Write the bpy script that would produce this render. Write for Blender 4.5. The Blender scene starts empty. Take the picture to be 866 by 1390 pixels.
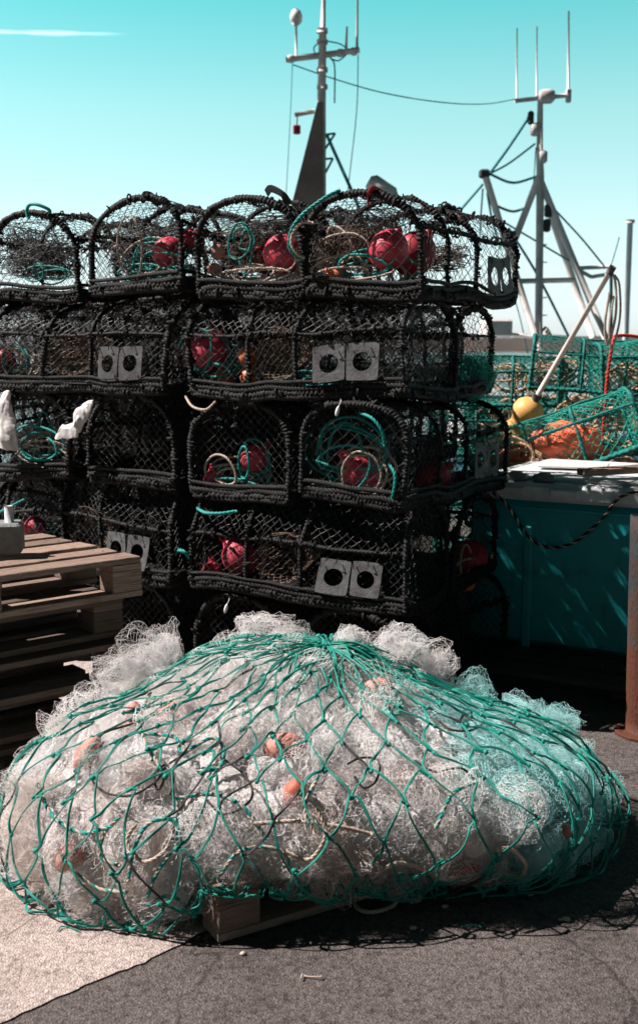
import bpy, math, random
import numpy as np
from mathutils import Vector, Matrix
random.seed(7); RNG = np.random.default_rng(11)
scene = bpy.context.scene
COL = scene.collection
R = math.radians
# ------------------------------------------------------------------ camera
F, CX, CY, H = 1500.0, 433.0, 695.0, 1.5
PITCH = math.atan(225/1500)
cam_d = bpy.data.cameras.new("camera"); cam = bpy.data.objects.new("camera", cam_d); COL.objects.link(cam)
cam.location = (0, 0, H); cam.rotation_euler = (R(90)-PITCH, 0, 0)
cam_d.sensor_fit = 'VERTICAL'; cam_d.sensor_height = 36; cam_d.lens = F*36/1390
cam_d.clip_start = .05; cam_d.clip_end = 5000
cam_d.dof.use_dof = True; cam_d.dof.focus_distance = 3.9; cam_d.dof.aperture_fstop = 4.5
scene.camera = cam
def ray(px, py):
    dx, dy = (px-CX)/F, (py-CY)/F
    c, s = math.cos(PITCH), math.sin(PITCH)
    return np.array([dx, c - dy*s, -s - dy*c])
CAM = np.array([0, 0, H])
def at(px, py, Y):
    d = ray(px, py); return CAM + d*(Y/d[1])
def ground(px, py, z=0):
    d = ray(px, py); return CAM + d*((z-H)/d[2])
# stack frame
PHI = R(30)
EU = np.array([-math.cos(PHI), math.sin(PHI), 0]); EV = np.array([math.sin(PHI), math.cos(PHI), 0]); EZ = np.array([0, 0, 1.])
C0 = ground(557, 985); C0[2] = 0
def S(u, v, z): return C0 + EU*u + EV*v + EZ*z
def onv(px, py, v):
    d = ray(px, py); return CAM + d*((v + EV@(C0-CAM))/(EV@d))
def onu(px, py, u):
    d = ray(px, py); return CAM + d*((u + EU@(C0-CAM))/(EU@d))
# ------------------------------------------------------------------ noise
_K = RNG.normal(size=(10, 3)); _P = RNG.uniform(0, 6.28, (10, 3))
def nz(p, s=1.0, seed=0):
    p = np.asarray(p)*s + seed*3.7
    a = p @ _K.T
    return np.stack([np.sin(a+_P[:, i]).sum(-1) + .5*np.sin(2.1*a+_P[:, (i+1) % 3]).sum(-1) for i in range(3)], -1)/5.0
# ------------------------------------------------------------------ mesh builder
class MB:
    def __init__(s): s.v = []; s.f = []; s.m = []; s.n = 0
    def add(s, v, f, m=0):
        v = np.asarray(v, float).reshape(-1, 3)
        f = np.asarray(f, np.int64)
        if len(f) == 0: return
        if f.shape[1] == 3: f = np.concatenate([f, -np.ones((len(f), 1), np.int64)], 1)
        g = np.where(f >= 0, f+s.n, -1)
        s.v.append(v); s.f.append(g); s.m.append(np.full(len(f), m)); s.n += len(v)
    def xf(s, M):
        M = np.array(M)
        s.v = [v @ M[:3, :3].T + M[:3, 3] for v in s.v]; return s
    def build(s, name, mats, parent=None, smooth=True, origin=None):
        me = bpy.data.meshes.new(name)
        v = np.concatenate(s.v); f = np.concatenate(s.f); m = np.concatenate(s.m)
        if origin is not None: v = v - np.asarray(origin)
        tri = f[:, 3] < 0; tot = np.where(tri, 3, 4)
        loops = f.reshape(-1); loops = loops[loops >= 0]
        me.vertices.add(len(v)); me.vertices.foreach_set('co', v.astype(np.float32).ravel())
        me.loops.add(len(loops)); me.loops.foreach_set('vertex_index', loops.astype(np.int32))
        me.polygons.add(len(f))
        me.polygons.foreach_set('loop_start', (np.cumsum(tot)-tot).astype(np.int32))
        me.polygons.foreach_set('material_index', m.astype(np.int32))
        me.polygons.foreach_set('use_smooth', np.full(len(f), smooth))
        if not isinstance(mats, (list, tuple)): mats = [mats]
        for x in mats: me.materials.append(x)
        me.update(calc_edges=True); me.validate()
        o = bpy.data.objects.new(name, me); COL.objects.link(o)
        if parent is not None: o.parent = parent
        if origin is not None: o.location = Vector(origin)
        return o
def frames(P, closed=False):
    P = np.asarray(P, float); n = len(P)
    T = np.roll(P, -1, 0)-np.roll(P, 1, 0)
    if not closed: T[0] = P[1]-P[0]; T[-1] = P[-1]-P[-2]
    T /= np.linalg.norm(T, axis=1)[:, None]+1e-12
    N = np.zeros_like(T)
    a = np.array([0, 0, 1.]) if abs(T[0, 2]) < .9 else np.array([1., 0, 0])
    N[0] = a - T[0]*(a@T[0]); N[0] /= np.linalg.norm(N[0])
    for i in range(1, n):
        x = N[i-1]-T[i]*(N[i-1]@T[i]); l = math.sqrt(x@x)
        N[i] = x/l if l > 1e-9 else N[i-1]
    return T, N, np.cross(T, N)
def resample(P, step, closed=False):
    P = np.asarray(P, float)
    if closed: P = np.concatenate([P, P[:1]])
    L = np.concatenate([[0], np.cumsum(np.linalg.norm(np.diff(P, axis=0), axis=1))])
    n = max(2, int(L[-1]/step)+1)
    t = np.linspace(0, L[-1], n+1 if closed else n)
    if closed: t = t[:-1]
    return np.stack([np.interp(t, L, P[:, i]) for i in range(3)], 1)
def spline(P, n=8, closed=False):
    P = np.asarray(P, float)
    Q = np.concatenate([P[-1:], P, P[:2]]) if closed else np.concatenate([2*P[:1]-P[1:2], P, 2*P[-1:]-P[-2:-1]])
    out = []
    for i in range(len(Q)-3):
        t = np.linspace(0, 1, n, endpoint=False)[:, None]
        a, b, c, d = Q[i:i+4]
        out.append(.5*((2*b)+(-a+c)*t+(2*a-5*b+4*c-d)*t*t+(-a+3*b-3*c+d)*t**3))
    out = np.concatenate(out)
    return out if closed else np.concatenate([out, P[-1:]])
def tube(mb, P, r, sides=6, closed=False, m=0, caps=True, mod=None):
    P = np.asarray(P, float); n = len(P)
    T, N, B = frames(P, closed)
    th = np.arange(sides)*2*math.pi/sides
    rr = np.broadcast_to(np.asarray(r, float).reshape(-1, 1) if np.ndim(r) else np.full((1, 1), r), (n, sides)).copy()
    if mod is not None: rr *= mod(n, th)
    V = P[:, None]+rr[..., None]*(np.cos(th)[None, :, None]*N[:, None]+np.sin(th)[None, :, None]*B[:, None])
    V = V.reshape(-1, 3)
    k = n if closed else n-1
    i = np.arange(k)[:, None]; j = np.arange(sides)[None]
    a = i*sides+j; b = i*sides+(j+1) % sides; c = ((i+1) % n)*sides+(j+1) % sides; d = ((i+1) % n)*sides+j
    f = np.stack([a, b, c, d], -1).reshape(-1, 4)[:, ::-1]
    if caps and not closed:
        V = np.concatenate([V, P[:1], P[-1:]]); q = n*sides
        jj = np.arange(sides); kk = (jj+1) % sides
        f = np.concatenate([f, np.stack([np.full(sides, q), kk, jj, np.full(sides, -1)], 1),
                            np.stack([np.full(sides, q+1), (n-1)*sides+jj, (n-1)*sides+kk, np.full(sides, -1)], 1)])
    mb.add(V, f, m)
def rope(mb, P, r, step=None, m=(0, 0, 0), lay=None, closed=False):
    """three strands laid round each other"""
    step = step or r*.9; P = resample(P, step, closed); T, N, B = frames(P, closed)
    lay = lay or r*7
    s = np.arange(len(P))*step
    for k in range(3):
        a = (s/lay*2*math.pi + k*2*math.pi/3)[:, None]
        Q = P+.5*r*(np.cos(a)*N+np.sin(a)*B)
        tube(mb, Q, r*.56, 5, closed, m[k])
def wrapped(mb, P, r, rs, closed=False, m=0, pitch=.016, sides=8, tufts=True, amp=.17):
    """bar wound with coarse rubber rope: helical ridges, uneven, knots standing off it"""
    step = pitch/4.2; P = resample(P, step, closed); n0 = len(P)
    ph = rs.uniform(0, 6.28); jit = np.cumsum(rs.normal(0, .12, n0))
    def mod(n, th):
        s = np.arange(n)[:, None]*step
        return 1+amp*np.sin(2*math.pi*s/pitch+th[None]*1+ph+jit[:, None])+.12*np.sin(2*math.pi*s/(pitch*5.3)+ph*2)+rs.normal(0, .08, (n, len(th)))+.16*np.interp(np.arange(n), np.arange(0, n+9, 9), rs.normal(0, 1, len(np.arange(0, n+9, 9))))[:, None]
    tube(mb, P, r, sides, closed, m, mod=mod)
    if tufts:
        T, N, B = frames(P, closed)
        L = n0*step
        for _ in range(int(L/.019)):
            i = rs.integers(0, n0); a = rs.uniform(0, 6.28)
            o = math.cos(a)*N[i]+math.sin(a)*B[i]; w = np.cross(T[i], o)
            c = P[i]+o*r*.9
            q = rs.uniform(.005, .0105)
            if rs.random() < .6:
                b = rs.uniform(-.6, .6)
                pts = [c+w*q*1.3*math.cos(t)+(o*math.cos(b)+T[i]*math.sin(b))*q*1.2*math.sin(t)+o*q*.4 for t in np.linspace(0, 6.28, 7)[:-1]]
                tube(mb, pts, q*.55, 4, True, m)
            else:
                d = o*rs.uniform(.4, 1)+T[i]*rs.uniform(-1, 1)+w*rs.uniform(-1, 1)
                d /= np.linalg.norm(d); l = rs.uniform(.008, .022)
                tube(mb, [c-o*.004, c+d*l*.5, c+d*l+T[i]*.003], [.0042, .0038, .0025], 4, False, m)
def edges(mb, A, B, r, m=0, sides=3, seed=0):
    """many straight thin prisms at once"""
    A = np.asarray(A, float); B = np.asarray(B, float); n = len(A)
    if n == 0: return
    T = B-A; l = np.linalg.norm(T, axis=1); ok = l > 1e-6; A, B, T, l = A[ok], B[ok], T[ok], l[ok]; n = len(A)
    T = T/l[:, None]
    rnd = np.where(np.abs(T[:, 2:3]) < .8, np.array([[0, 0, 1.]]), np.array([[1., 0, 0]]))
    N = np.cross(T, rnd); N /= np.linalg.norm(N, axis=1)[:, None]; Bn = np.cross(T, N)
    th = np.arange(sides)*2*math.pi/sides
    off = r*(np.cos(th)[None, :, None]*N[:, None]+np.sin(th)[None, :, None]*Bn[:, None])
    V = np.concatenate([A[:, None]+off, B[:, None]+off], 1).reshape(-1, 3)
    base = (np.arange(n)*2*sides)[:, None]; j = np.arange(sides)[None]; k = (j+1) % sides
    f = np.stack([base+j, base+k, base+sides+k, base+sides+j], -1).reshape(-1, 4)[:, ::-1]
    mb.add(V, f, m)
def knots(mb, P, r, m=0):
    P = np.asarray(P); n = len(P)
    o = np.array([[1, 0, 0], [-1, 0, 0], [0, 1, 0], [0, -1, 0], [0, 0, 1], [0, 0, -1.]])*r
    V = (P[:, None]+o[None]).reshape(-1, 3)
    t = np.array([[0, 2, 4], [2, 1, 4], [1, 3, 4], [3, 0, 4], [2, 0, 5], [1, 2, 5], [3, 1, 5], [0, 3, 5]])
    mb.add(V, (np.arange(n)[:, None, None]*6+t[None]).reshape(-1, 3), m)
def box(mb, c, s, m=0, rot=None, bev=.0):
    """box, with chamfered long edges when bev>0"""
    x, y, z = [q/2 for q in s]
    if bev <= 0:
        V = np.array([[a*x, b*y, d*z] for d in (-1, 1) for a, b in ((-1, -1), (1, -1), (1, 1), (-1, 1))])
        f = [[3, 2, 1, 0], [4, 5, 6, 7], [0, 1, 5, 4], [1, 2, 6, 5], [2, 3, 7, 6], [3, 0, 4, 7]]
    else:
        b = bev
        ring = [(-x+b, -y), (x-b, -y), (x, -y+b), (x, y-b), (x-b, y), (-x+b, y), (-x, y-b), (-x, -y+b)]
        V = []
        for zz, k in ((-z, b), (-z+b, 0), (z-b, 0), (z, b)):
            for (p, q) in ring: V.append([p-math.copysign(k, p) if abs(p) > k else p, q-math.copysign(k, q) if abs(q) > k else q, zz])
        V += [[0, 0, -z], [0, 0, z]]; V = np.array(V); f = []
        for l in range(3):
            for i in range(8): f.append([l*8+i, l*8+(i+1) % 8, (l+1)*8+(i+1) % 8, (l+1)*8+i])
        for i in range(8): f.append([32, (i+1) % 8, i, -1]); f.append([33, 24+i, 24+(i+1) % 8, -1])
    if rot is not None: V = V @ np.array(rot).T
    mb.add(V+np.asarray(c), f, m)
def rotz(a): c, s = math.cos(a), math.sin(a); return np.array([[c, -s, 0], [s, c, 0], [0, 0, 1.]])
def rotx(a): c, s = math.cos(a), math.sin(a); return np.array([[1, 0, 0], [0, c, -s], [0, s, c]])
def roty(a): c, s = math.cos(a), math.sin(a); return np.array([[c, 0, s], [0, 1, 0], [-s, 0, c]])
def sphere(mb, c, r, nu=24, nv=14, m=0, fn=None, rot=None):
    u = np.arange(nu)*2*math.pi/nu; v = np.linspace(0, math.pi, nv+1)[1:-1]
    D = np.stack([np.sin(v)[:, None]*np.cos(u), np.sin(v)[:, None]*np.sin(u), np.cos(v)[:, None]+0*u], -1).reshape(-1, 3)
    D = np.concatenate([D, [[0, 0, 1.]], [[0, 0, -1.]]])
    rr = np.ones(len(D)) if fn is None else fn(D)
    V = D*rr[:, None]*np.asarray(r)
    if rot is not None: V = V @ np.array(rot).T
    k = nv-1; f = []
    for i in range(k-1):
        for j in range(nu): f.append([i*nu+j, (i+1)*nu+j, (i+1)*nu+(j+1) % nu, i*nu+(j+1) % nu])
    t = k*nu
    for j in range(nu): f.append([t, j, (j+1) % nu, -1]); f.append([t+1, (k-1)*nu+(j+1) % nu, (k-1)*nu+j, -1])
    mb.add(V+np.asarray(c), f, m)
# ------------------------------------------------------------------ tags
def tag(o, label=None, cat=None, group=None, kind=None):
    if label: o['label'] = label
    if cat: o['category'] = cat
    if group: o['group'] = group
    if kind: o['kind'] = kind
    return o
def empty(name, loc=(0, 0, 0), rot=(0, 0, 0)):
    o = bpy.data.objects.new(name, None); COL.objects.link(o); o.location = Vector(loc); o.rotation_euler = rot
    o.empty_display_size = .1; return o
KIDS = {}
def copy_tree(o, parent=None):
    c = o.copy(); COL.objects.link(c); c.parent = parent
    for ch in list(o.children): copy_tree(ch, c)
    return c
# ------------------------------------------------------------------ materials
def mat(name, c1, c2=None, rough=.6, scale=8, bump=0, bscale=60, spec=.4, metal=0, c3=None, rnd=0, coords='Object', detail=6, lo=.35, hi=.65, stretch=None, trans=0, sheen=0):
    m = bpy.data.materials.new(name); m.use_nodes = True; nt = m.node_tree; N = nt.nodes; Lk = nt.links
    b = N['Principled BSDF']; b.inputs['Roughness'].default_value = rough; b.inputs['Metallic'].default_value = metal
    b.inputs['Specular IOR Level'].default_value = spec
    if sheen: b.inputs['Sheen Weight'].default_value = sheen
    if trans:
        b.inputs['Subsurface Weight'].default_value = trans; b.inputs['Subsurface Radius'].default_value = (.02, .02, .02); b.inputs['Subsurface Scale'].default_value = .5
    tc = N.new('ShaderNodeTexCoord'); vec = tc.outputs[coords]
    if stretch:
        mp = N.new('ShaderNodeMapping'); mp.inputs['Scale'].default_value = stretch; Lk.new(vec, mp.inputs[0]); vec = mp.outputs[0]
    c2 = c2 or tuple(x*.7 for x in c1)
    n = N.new('ShaderNodeTexNoise'); n.inputs['Scale'].default_value = scale; n.inputs['Detail'].default_value = detail; n.inputs['Roughness'].default_value = .62
    Lk.new(vec, n.inputs['Vector'])
    r = N.new('ShaderNodeValToRGB'); r.color_ramp.elements[0].position = lo; r.color_ramp.elements[1].position = hi
    r.color_ramp.elements[0].color = (*c1, 1); r.color_ramp.elements[1].color = (*c2, 1)
    if c3:
        e = r.color_ramp.elements.new((lo+hi)/2+.06); e.color = (*c3, 1)
    Lk.new(n.outputs['Fac'], r.inputs[0]); col = r.outputs[0]
    if rnd:
        oi = N.new('ShaderNodeObjectInfo'); hs = N.new('ShaderNodeHueSaturation'); mr = N.new('ShaderNodeMapRange')
        mr.inputs['To Min'].default_value = 1-rnd; mr.inputs['To Max'].default_value = 1+rnd
        Lk.new(oi.outputs['Random'], mr.inputs['Value']); Lk.new(mr.outputs[0], hs.inputs['Value']); Lk.new(col, hs.inputs['Color']); col = hs.outputs[0]
    Lk.new(col, b.inputs['Base Color'])
    if bump:
        n2 = N.new('ShaderNodeTexNoise'); n2.inputs['Scale'].default_value = bscale; n2.inputs['Detail'].default_value = 8; Lk.new(vec, n2.inputs['Vector'])
        bp = N.new('ShaderNodeBump'); bp.inputs['Strength'].default_value = bump; bp.inputs['Distance'].default_value = .01
        Lk.new(n2.outputs['Fac'], bp.inputs['Height']); Lk.new(bp.outputs[0], b.inputs['Normal'])
        mr2 = N.new('ShaderNodeMapRange'); mr2.inputs['To Min'].default_value = max(0, rough-.12); mr2.inputs['To Max'].default_value = min(1, rough+.12)
        Lk.new(n.outputs['Fac'], mr2.inputs['Value']); Lk.new(mr2.outputs[0], b.inputs['Roughness'])
    return m
M = {}
M['rubber'] = mat('black_rope', (.0025, .0025, .003), (.011, .0105, .010), .62, 40, .5, 300, .28)
M['twine'] = mat('black_twine', (.014, .014, .014), (.045, .042, .04), .45, 12, 0, spec=.4)
M['plate'] = mat('grey_plastic', (.115, .115, .12), (.06, .058, .06), .7, 22, .3, 90, .2)
M['beige'] = mat('beige_twine', (.16, .11, .08), (.07, .045, .032), .75, 14)
M['funnel'] = mat('funnel_twine', (.34, .22, .15), (.2, .12, .08), .75, 14)
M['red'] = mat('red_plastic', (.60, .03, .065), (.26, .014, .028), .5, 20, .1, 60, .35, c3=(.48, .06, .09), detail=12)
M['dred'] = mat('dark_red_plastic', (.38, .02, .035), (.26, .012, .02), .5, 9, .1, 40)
M['orange'] = mat('orange_plastic', (.62, .17, .07), (.5, .12, .05), .5, 9, .12, 40)
M['pink'] = mat('salmon_float', (.46, .15, .11), (.36, .2, .165), .6, 16, .3, 70)
M['coral'] = mat('coral_float', (.5, .09, .05), (.38, .14, .1), .6, 16, .3, 70)
M['yellow'] = mat('yellow_plastic', (.75, .42, .13), (.62, .33, .1), .5, 7, .1, 40)
M['teal'] = mat('teal_rope', (.0, .27, .24), (.0, .18, .17), .6, 30)
M['cream'] = mat('cream_rope', (.5, .40, .33), (.33, .25, .2), .75, 30)
M['grope'] = mat('green_twine', (.0, .16, .125), (.003, .085, .07), .6, 14, c3=(.004, .21, .165))
M['brope'] = mat('dark_twine', (.012, .014, .014), (.03, .03, .03), .6, 20)
M['aqua'] = mat('pale_green_rope', (.18, .42, .36), (.12, .32, .28), .6, 30)
M['fine_w'] = mat('white_monofilament', (.72, .68, .66), (.6, .48, .44), .35, 5, spec=.5, coords='Object')
M['fine_t'] = mat('teal_monofilament', (.34, .58, .58), (.5, .62, .62), .35, 5, spec=.5)
M['fine_b'] = mat('brown_monofilament', (.5, .4, .35), (.34, .25, .2), .4, 5, spec=.5)
def filament(name, c, k=.22):
    m = bpy.data.materials.new(name); m.use_nodes = True; nt = m.node_tree; N = nt.nodes; Lk = nt.links; b = N['Principled BSDF']
    b.inputs['Base Color'].default_value = (*c, 1); b.inputs['Roughness'].default_value = .35; b.inputs['Specular IOR Level'].default_value = .5
    tc = N.new('ShaderNodeTexCoord'); n = N.new('ShaderNodeTexNoise'); n.inputs['Scale'].default_value = 5; Lk.new(tc.outputs['Object'], n.inputs['Vector'])
    r = N.new('ShaderNodeValToRGB'); r.color_ramp.elements[0].position = .4; r.color_ramp.elements[1].position = .65
    r.color_ramp.elements[0].color = (*c, 1); r.color_ramp.elements[1].color = (c[0]*.96, c[1]*.90, c[2]*.89, 1); Lk.new(n.outputs['Fac'], r.inputs[0]); Lk.new(r.outputs[0], b.inputs['Base Color'])
    t = N.new('ShaderNodeBsdfTranslucent'); Lk.new(r.outputs[0], t.inputs['Color']); mx = N.new('ShaderNodeMixShader'); mx.inputs[0].default_value = k
    Lk.new(b.outputs[0], mx.inputs[1]); Lk.new(t.outputs[0], mx.inputs[2]); Lk.new(mx.outputs[0], N['Material Output'].inputs[0]); return m
M['fine_w'] = filament('white_monofilament', (.98, .97, .97)); M['fine_t'] = filament('teal_monofilament', (.56, .93, .93)); M['fine_b'] = filament('brown_monofilament', (.92, .85, .81))
def fibre_mass(name, ca, cb, cc):
    m = bpy.data.materials.new(name); m.use_nodes = True; nt = m.node_tree; N = nt.nodes; Lk = nt.links; b = N['Principled BSDF']
    b.inputs['Roughness'].default_value = .9; b.inputs['Specular IOR Level'].default_value = .1
    tc = N.new('ShaderNodeTexCoord'); o = tc.outputs['Object']
    def ridge(sc, dist, w):
        n = N.new('ShaderNodeTexNoise'); n.inputs['Scale'].default_value = sc; n.inputs['Detail'].default_value = 1.5; n.inputs['Distortion'].default_value = dist; Lk.new(o, n.inputs['Vector'])
        a = N.new('ShaderNodeMath'); a.operation = 'SUBTRACT'; a.inputs[1].default_value = .5; Lk.new(n.outputs['Fac'], a.inputs[0])
        c = N.new('ShaderNodeMath'); c.operation = 'ABSOLUTE'; Lk.new(a.outputs[0], c.inputs[0])
        r = N.new('ShaderNodeMapRange'); r.inputs['From Min'].default_value = 0; r.inputs['From Max'].default_value = w; r.inputs['To Min'].default_value = 1; r.inputs['To Max'].default_value = 0; Lk.new(c.outputs[0], r.inputs['Value']); return r.outputs[0]
    mx = None
    for sc, d_, w in ((55, 2.5, .035), (90, 1.5, .05), (150, 1.2, .07), (38, 3, .02)):
        r = ridge(sc, d_, w)
        if mx is None: mx = r
        else:
            q = N.new('ShaderNodeMath'); q.operation = 'MAXIMUM'; Lk.new(mx, q.inputs[0]); Lk.new(r, q.inputs[1]); mx = q.outputs[0]
    n = N.new('ShaderNodeTexNoise'); n.inputs['Scale'].default_value = 7; n.inputs['Detail'].default_value = 5; Lk.new(o, n.inputs['Vector'])
    cr = N.new('ShaderNodeValToRGB'); e = cr.color_ramp.elements; e[0].position = .4; e[0].color = (*cb, 1); e[1].position = .62; e[1].color = (*cc, 1); Lk.new(n.outputs['Fac'], cr.inputs[0])
    mi = N.new('ShaderNodeMix'); mi.data_type = 'RGBA'; Lk.new(mx, mi.inputs[0]); Lk.new(cr.outputs[0], mi.inputs[6]); mi.inputs[7].default_value = (*ca, 1)
    Lk.new(mi.outputs[2], b.inputs['Base Color'])
    bp = N.new('ShaderNodeBump'); bp.inputs['Strength'].default_value = .8; bp.inputs['Distance'].default_value = .004; Lk.new(mx, bp.inputs['Height']); Lk.new(bp.outputs[0], b.inputs['Normal'])
    return m
M['core'] = fibre_mass('netting_mass', (.90, .88, .88), (.74, .71, .70), (.44, .34, .31))
M['core_t'] = fibre_mass('teal_netting_mass', (.5, .78, .78), (.26, .48, .48), (.08, .2, .2))
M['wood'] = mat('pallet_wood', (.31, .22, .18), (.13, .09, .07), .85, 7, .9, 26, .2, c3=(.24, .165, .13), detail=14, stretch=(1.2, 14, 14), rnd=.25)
M['wood_shade'] = mat('shade_dark_wood', (.13, .09, .07), (.07, .048, .038), .85, 6, .6, 30, .2, c3=(.10, .075, .06), stretch=(1.2, 14, 14), rnd=.3)  # lower pallets: shade painted in as a darker wood colour
M['wood_d'] = mat('dark_wood', (.10, .075, .06), (.05, .04, .035), .85, 5, .5, 30, .2, stretch=(1.2, 14, 14))  # dark brown timber tone for the tub skid
M['concrete_b'] = mat('grey_cast_iron', (.18, .19, .19), (.11, .115, .12), .6, 14, .4, 70)
M['bag'] = mat('white_plastic_film', (.62, .59, .58), (.54, .51, .51), .4, 6, .2, 30, .4, trans=.1)
M['tub'] = mat('teal_tub_plastic', (.0, .27, .30), (.0, .17, .20), .5, 6, .15, 40, .35, c3=(.012, .25, .27), detail=14)
M['lid'] = mat('grey_lid_plastic', (.62, .64, .65), (.42, .43, .43), .55, 7, .2, 40, .3, detail=12)
M['steel'] = mat('painted_mast_steel', (.72, .67, .65), (.5, .45, .43), .55, 3, .2, 30)
M['brown'] = mat('brown_mast_plating', (.28, .22, .20), (.19, .15, .14), .6, 3, .2, 30)
M['white'] = mat('white_paint', (.72, .72, .72), (.6, .6, .6), .5, 3)
M['dark'] = mat('dark_metal', (.05, .05, .055), (.03, .03, .03), .6, 5)
M['wire'] = mat('rigging_rope', (.05, .30, .32), (.04, .22, .24), .7, 5)
M['hullp'] = mat('hull_paint', (.02, .08, .14), (.02, .06, .1), .4, 1)
M['ggreen'] = mat('green_creel_rope', (.0, .18, .15), (.0, .10, .09), .7, 30, .4, 200)
M['gnet'] = mat('green_creel_twine', (.0, .40, .30), (.01, .25, .19), .6, 9)
M['gdark'] = mat('dark_green_twine', (.01, .18, .15), (.01, .12, .11), .6, 9)
M['tan'] = mat('tan_netting', (.62, .4, .26), (.45, .28, .17), .8, 9)
M['hill'] = mat('heather_hillside', (.06, .04, .035), (.035, .03, .025), .9, .03, coords='Object')
def rust_mat():
    m = mat('rusting_steel', (.05, .046, .048), (.03, .029, .032), .75, 9, .6, 60, .3, stretch=(2, 2, .7))
    nt = m.node_tree; N = nt.nodes; Lk = nt.links; b = N['Principled BSDF']; src = b.inputs['Base Color'].links[0].from_socket
    tc = N.new('ShaderNodeTexCoord'); sx = N.new('ShaderNodeSeparateXYZ'); Lk.new(tc.outputs['Object'], sx.inputs[0])
    n = N.new('ShaderNodeTexNoise'); n.inputs['Scale'].default_value = 7; n.inputs['Detail'].default_value = 9
    Lk.new(tc.outputs['Object'], n.inputs['Vector'])
    mr = N.new('ShaderNodeMapRange'); mr.inputs['From Min'].default_value = .75; mr.inputs['From Max'].default_value = 0
    mr.inputs['To Min'].default_value = -.08; mr.inputs['To Max'].default_value = .4
    Lk.new(sx.outputs['Z'], mr.inputs['Value'])
    ad = N.new('ShaderNodeMath'); ad.operation = 'ADD'; Lk.new(mr.outputs[0], ad.inputs[0]); Lk.new(n.outputs['Fac'], ad.inputs[1])
    cr = N.new('ShaderNodeValToRGB'); cr.color_ramp.elements[0].position = .5; cr.color_ramp.elements[1].position = .72
    Lk.new(ad.outputs[0], cr.inputs[0])
    mx = N.new('ShaderNodeMix'); mx.data_type = 'RGBA'; Lk.new(cr.outputs[0], mx.inputs[0]); Lk.new(src, mx.inputs[6]); mx.inputs[7].default_value = (.085, .028, .014, 1)
    Lk.new(mx.outputs[2], b.inputs['Base Color'])
    return m
M['rust'] = rust_mat()
def ground_mat(name, dark, light, speck, pit):
    m = bpy.data.materials.new(name); m.use_nodes = True; nt = m.node_tree; N = nt.nodes; Lk = nt.links
    b = N['Principled BSDF']; b.inputs['Roughness'].default_value = .85; b.inputs['Specular IOR Level'].default_value = .3
    tc = N.new('ShaderNodeTexCoord'); o = tc.outputs['Object']
    def noise(s, d=6, r=.6):
        n = N.new('ShaderNodeTexNoise'); n.inputs['Scale'].default_value = s; n.inputs['Detail'].default_value = d; n.inputs['Roughness'].default_value = r; Lk.new(o, n.inputs['Vector']); return n.outputs['Fac']
    def ramp(src, a, ca, bb, cb):
        r = N.new('ShaderNodeValToRGB'); e = r.color_ramp.elements; e[0].position = a; e[0].color = (*ca, 1); e[1].position = bb; e[1].color = (*cb, 1); Lk.new(src, r.inputs[0]); return r.outputs[0]
    base = ramp(noise(2.2, 9, .65), .3, dark, .7, light)
    vo = N.new('ShaderNodeTexVoronoi'); vo.inputs['Scale'].default_value = 190; Lk.new(o, vo.inputs['Vector'])
    sp = N.new('ShaderNodeSeparateColor'); Lk.new(vo.outputs['Color'], sp.inputs[0])
    stone = ramp(sp.outputs[0], .0, tuple(x*.45 for x in dark), 1, speck)
    mx = N.new('ShaderNodeMix'); mx.data_type = 'RGBA'; mx.inputs[0].default_value = .5; Lk.new(base, mx.inputs[6]); Lk.new(stone, mx.inputs[7])
    mul = N.new('ShaderNodeMix'); mul.data_type = 'RGBA'; mul.blend_type = 'MULTIPLY'; mul.inputs[0].default_value = 1
    Lk.new(mx.outputs[2], mul.inputs[6]); Lk.new(ramp(noise(45, 5), .36, (pit,)*3, .5, (1, 1, 1)), mul.inputs[7])
    st = N.new('ShaderNodeMix'); st.data_type = 'RGBA'; st.blend_type = 'MULTIPLY'; st.inputs[0].default_value = 1
    Lk.new(mul.outputs[2], st.inputs[6]); Lk.new(ramp(noise(1.1, 7, .7), .34, (.62, .60, .58), .52, (1, 1, 1)), st.inputs[7])
    vc = N.new('ShaderNodeTexVoronoi'); vc.feature = 'DISTANCE_TO_EDGE'; vc.inputs['Scale'].default_value = .9
    nd = N.new('ShaderNodeTexNoise'); nd.inputs['Scale'].default_value = 3; nd.inputs['Detail'].default_value = 6; Lk.new(o, nd.inputs['Vector'])
    va = N.new('ShaderNodeVectorMath'); va.operation = 'MULTIPLY_ADD'; va.inputs[1].default_value = (.5, .5, 0); Lk.new(nd.outputs['Color'], va.inputs[0]); Lk.new(o, va.inputs[2]); Lk.new(va.outputs[0], vc.inputs['Vector'])
    ck = N.new('ShaderNodeMix'); ck.data_type = 'RGBA'; ck.blend_type = 'MULTIPLY'; ck.inputs[0].default_value = .75
    Lk.new(st.outputs[2], ck.inputs[6]); Lk.new(ramp(vc.outputs['Distance'], .002, (.25, .22, .2), .006, (1, 1, 1)), ck.inputs[7])
    mul = ck; Lk.new(mul.outputs[2], b.inputs['Base Color'])
    bp = N.new('ShaderNodeBump'); bp.inputs['Strength'].default_value = .7; bp.inputs['Distance'].default_value = .006
    ad = N.new('ShaderNodeMath'); Lk.new(vo.outputs['Distance'], ad.inputs[0]); Lk.new(noise(80, 6), ad.inputs[1]); Lk.new(ad.outputs[0], bp.inputs['Height']); Lk.new(bp.outputs[0], b.inputs['Normal'])
    return m
M['asphalt'] = ground_mat('asphalt', (.055, .046, .044), (.105, .088, .083), (.2, .165, .155), .5)
M['concrete'] = ground_mat('worn_concrete', (.33, .255, .23), (.44, .36, .33), (.60, .51, .48), .6)
def water_mat():
    m = mat('harbour_water', (.01, .06, .07), (.01, .04, .05), .08, .3, .4, 1.5, .5); return m
M['water'] = water_mat()

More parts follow.
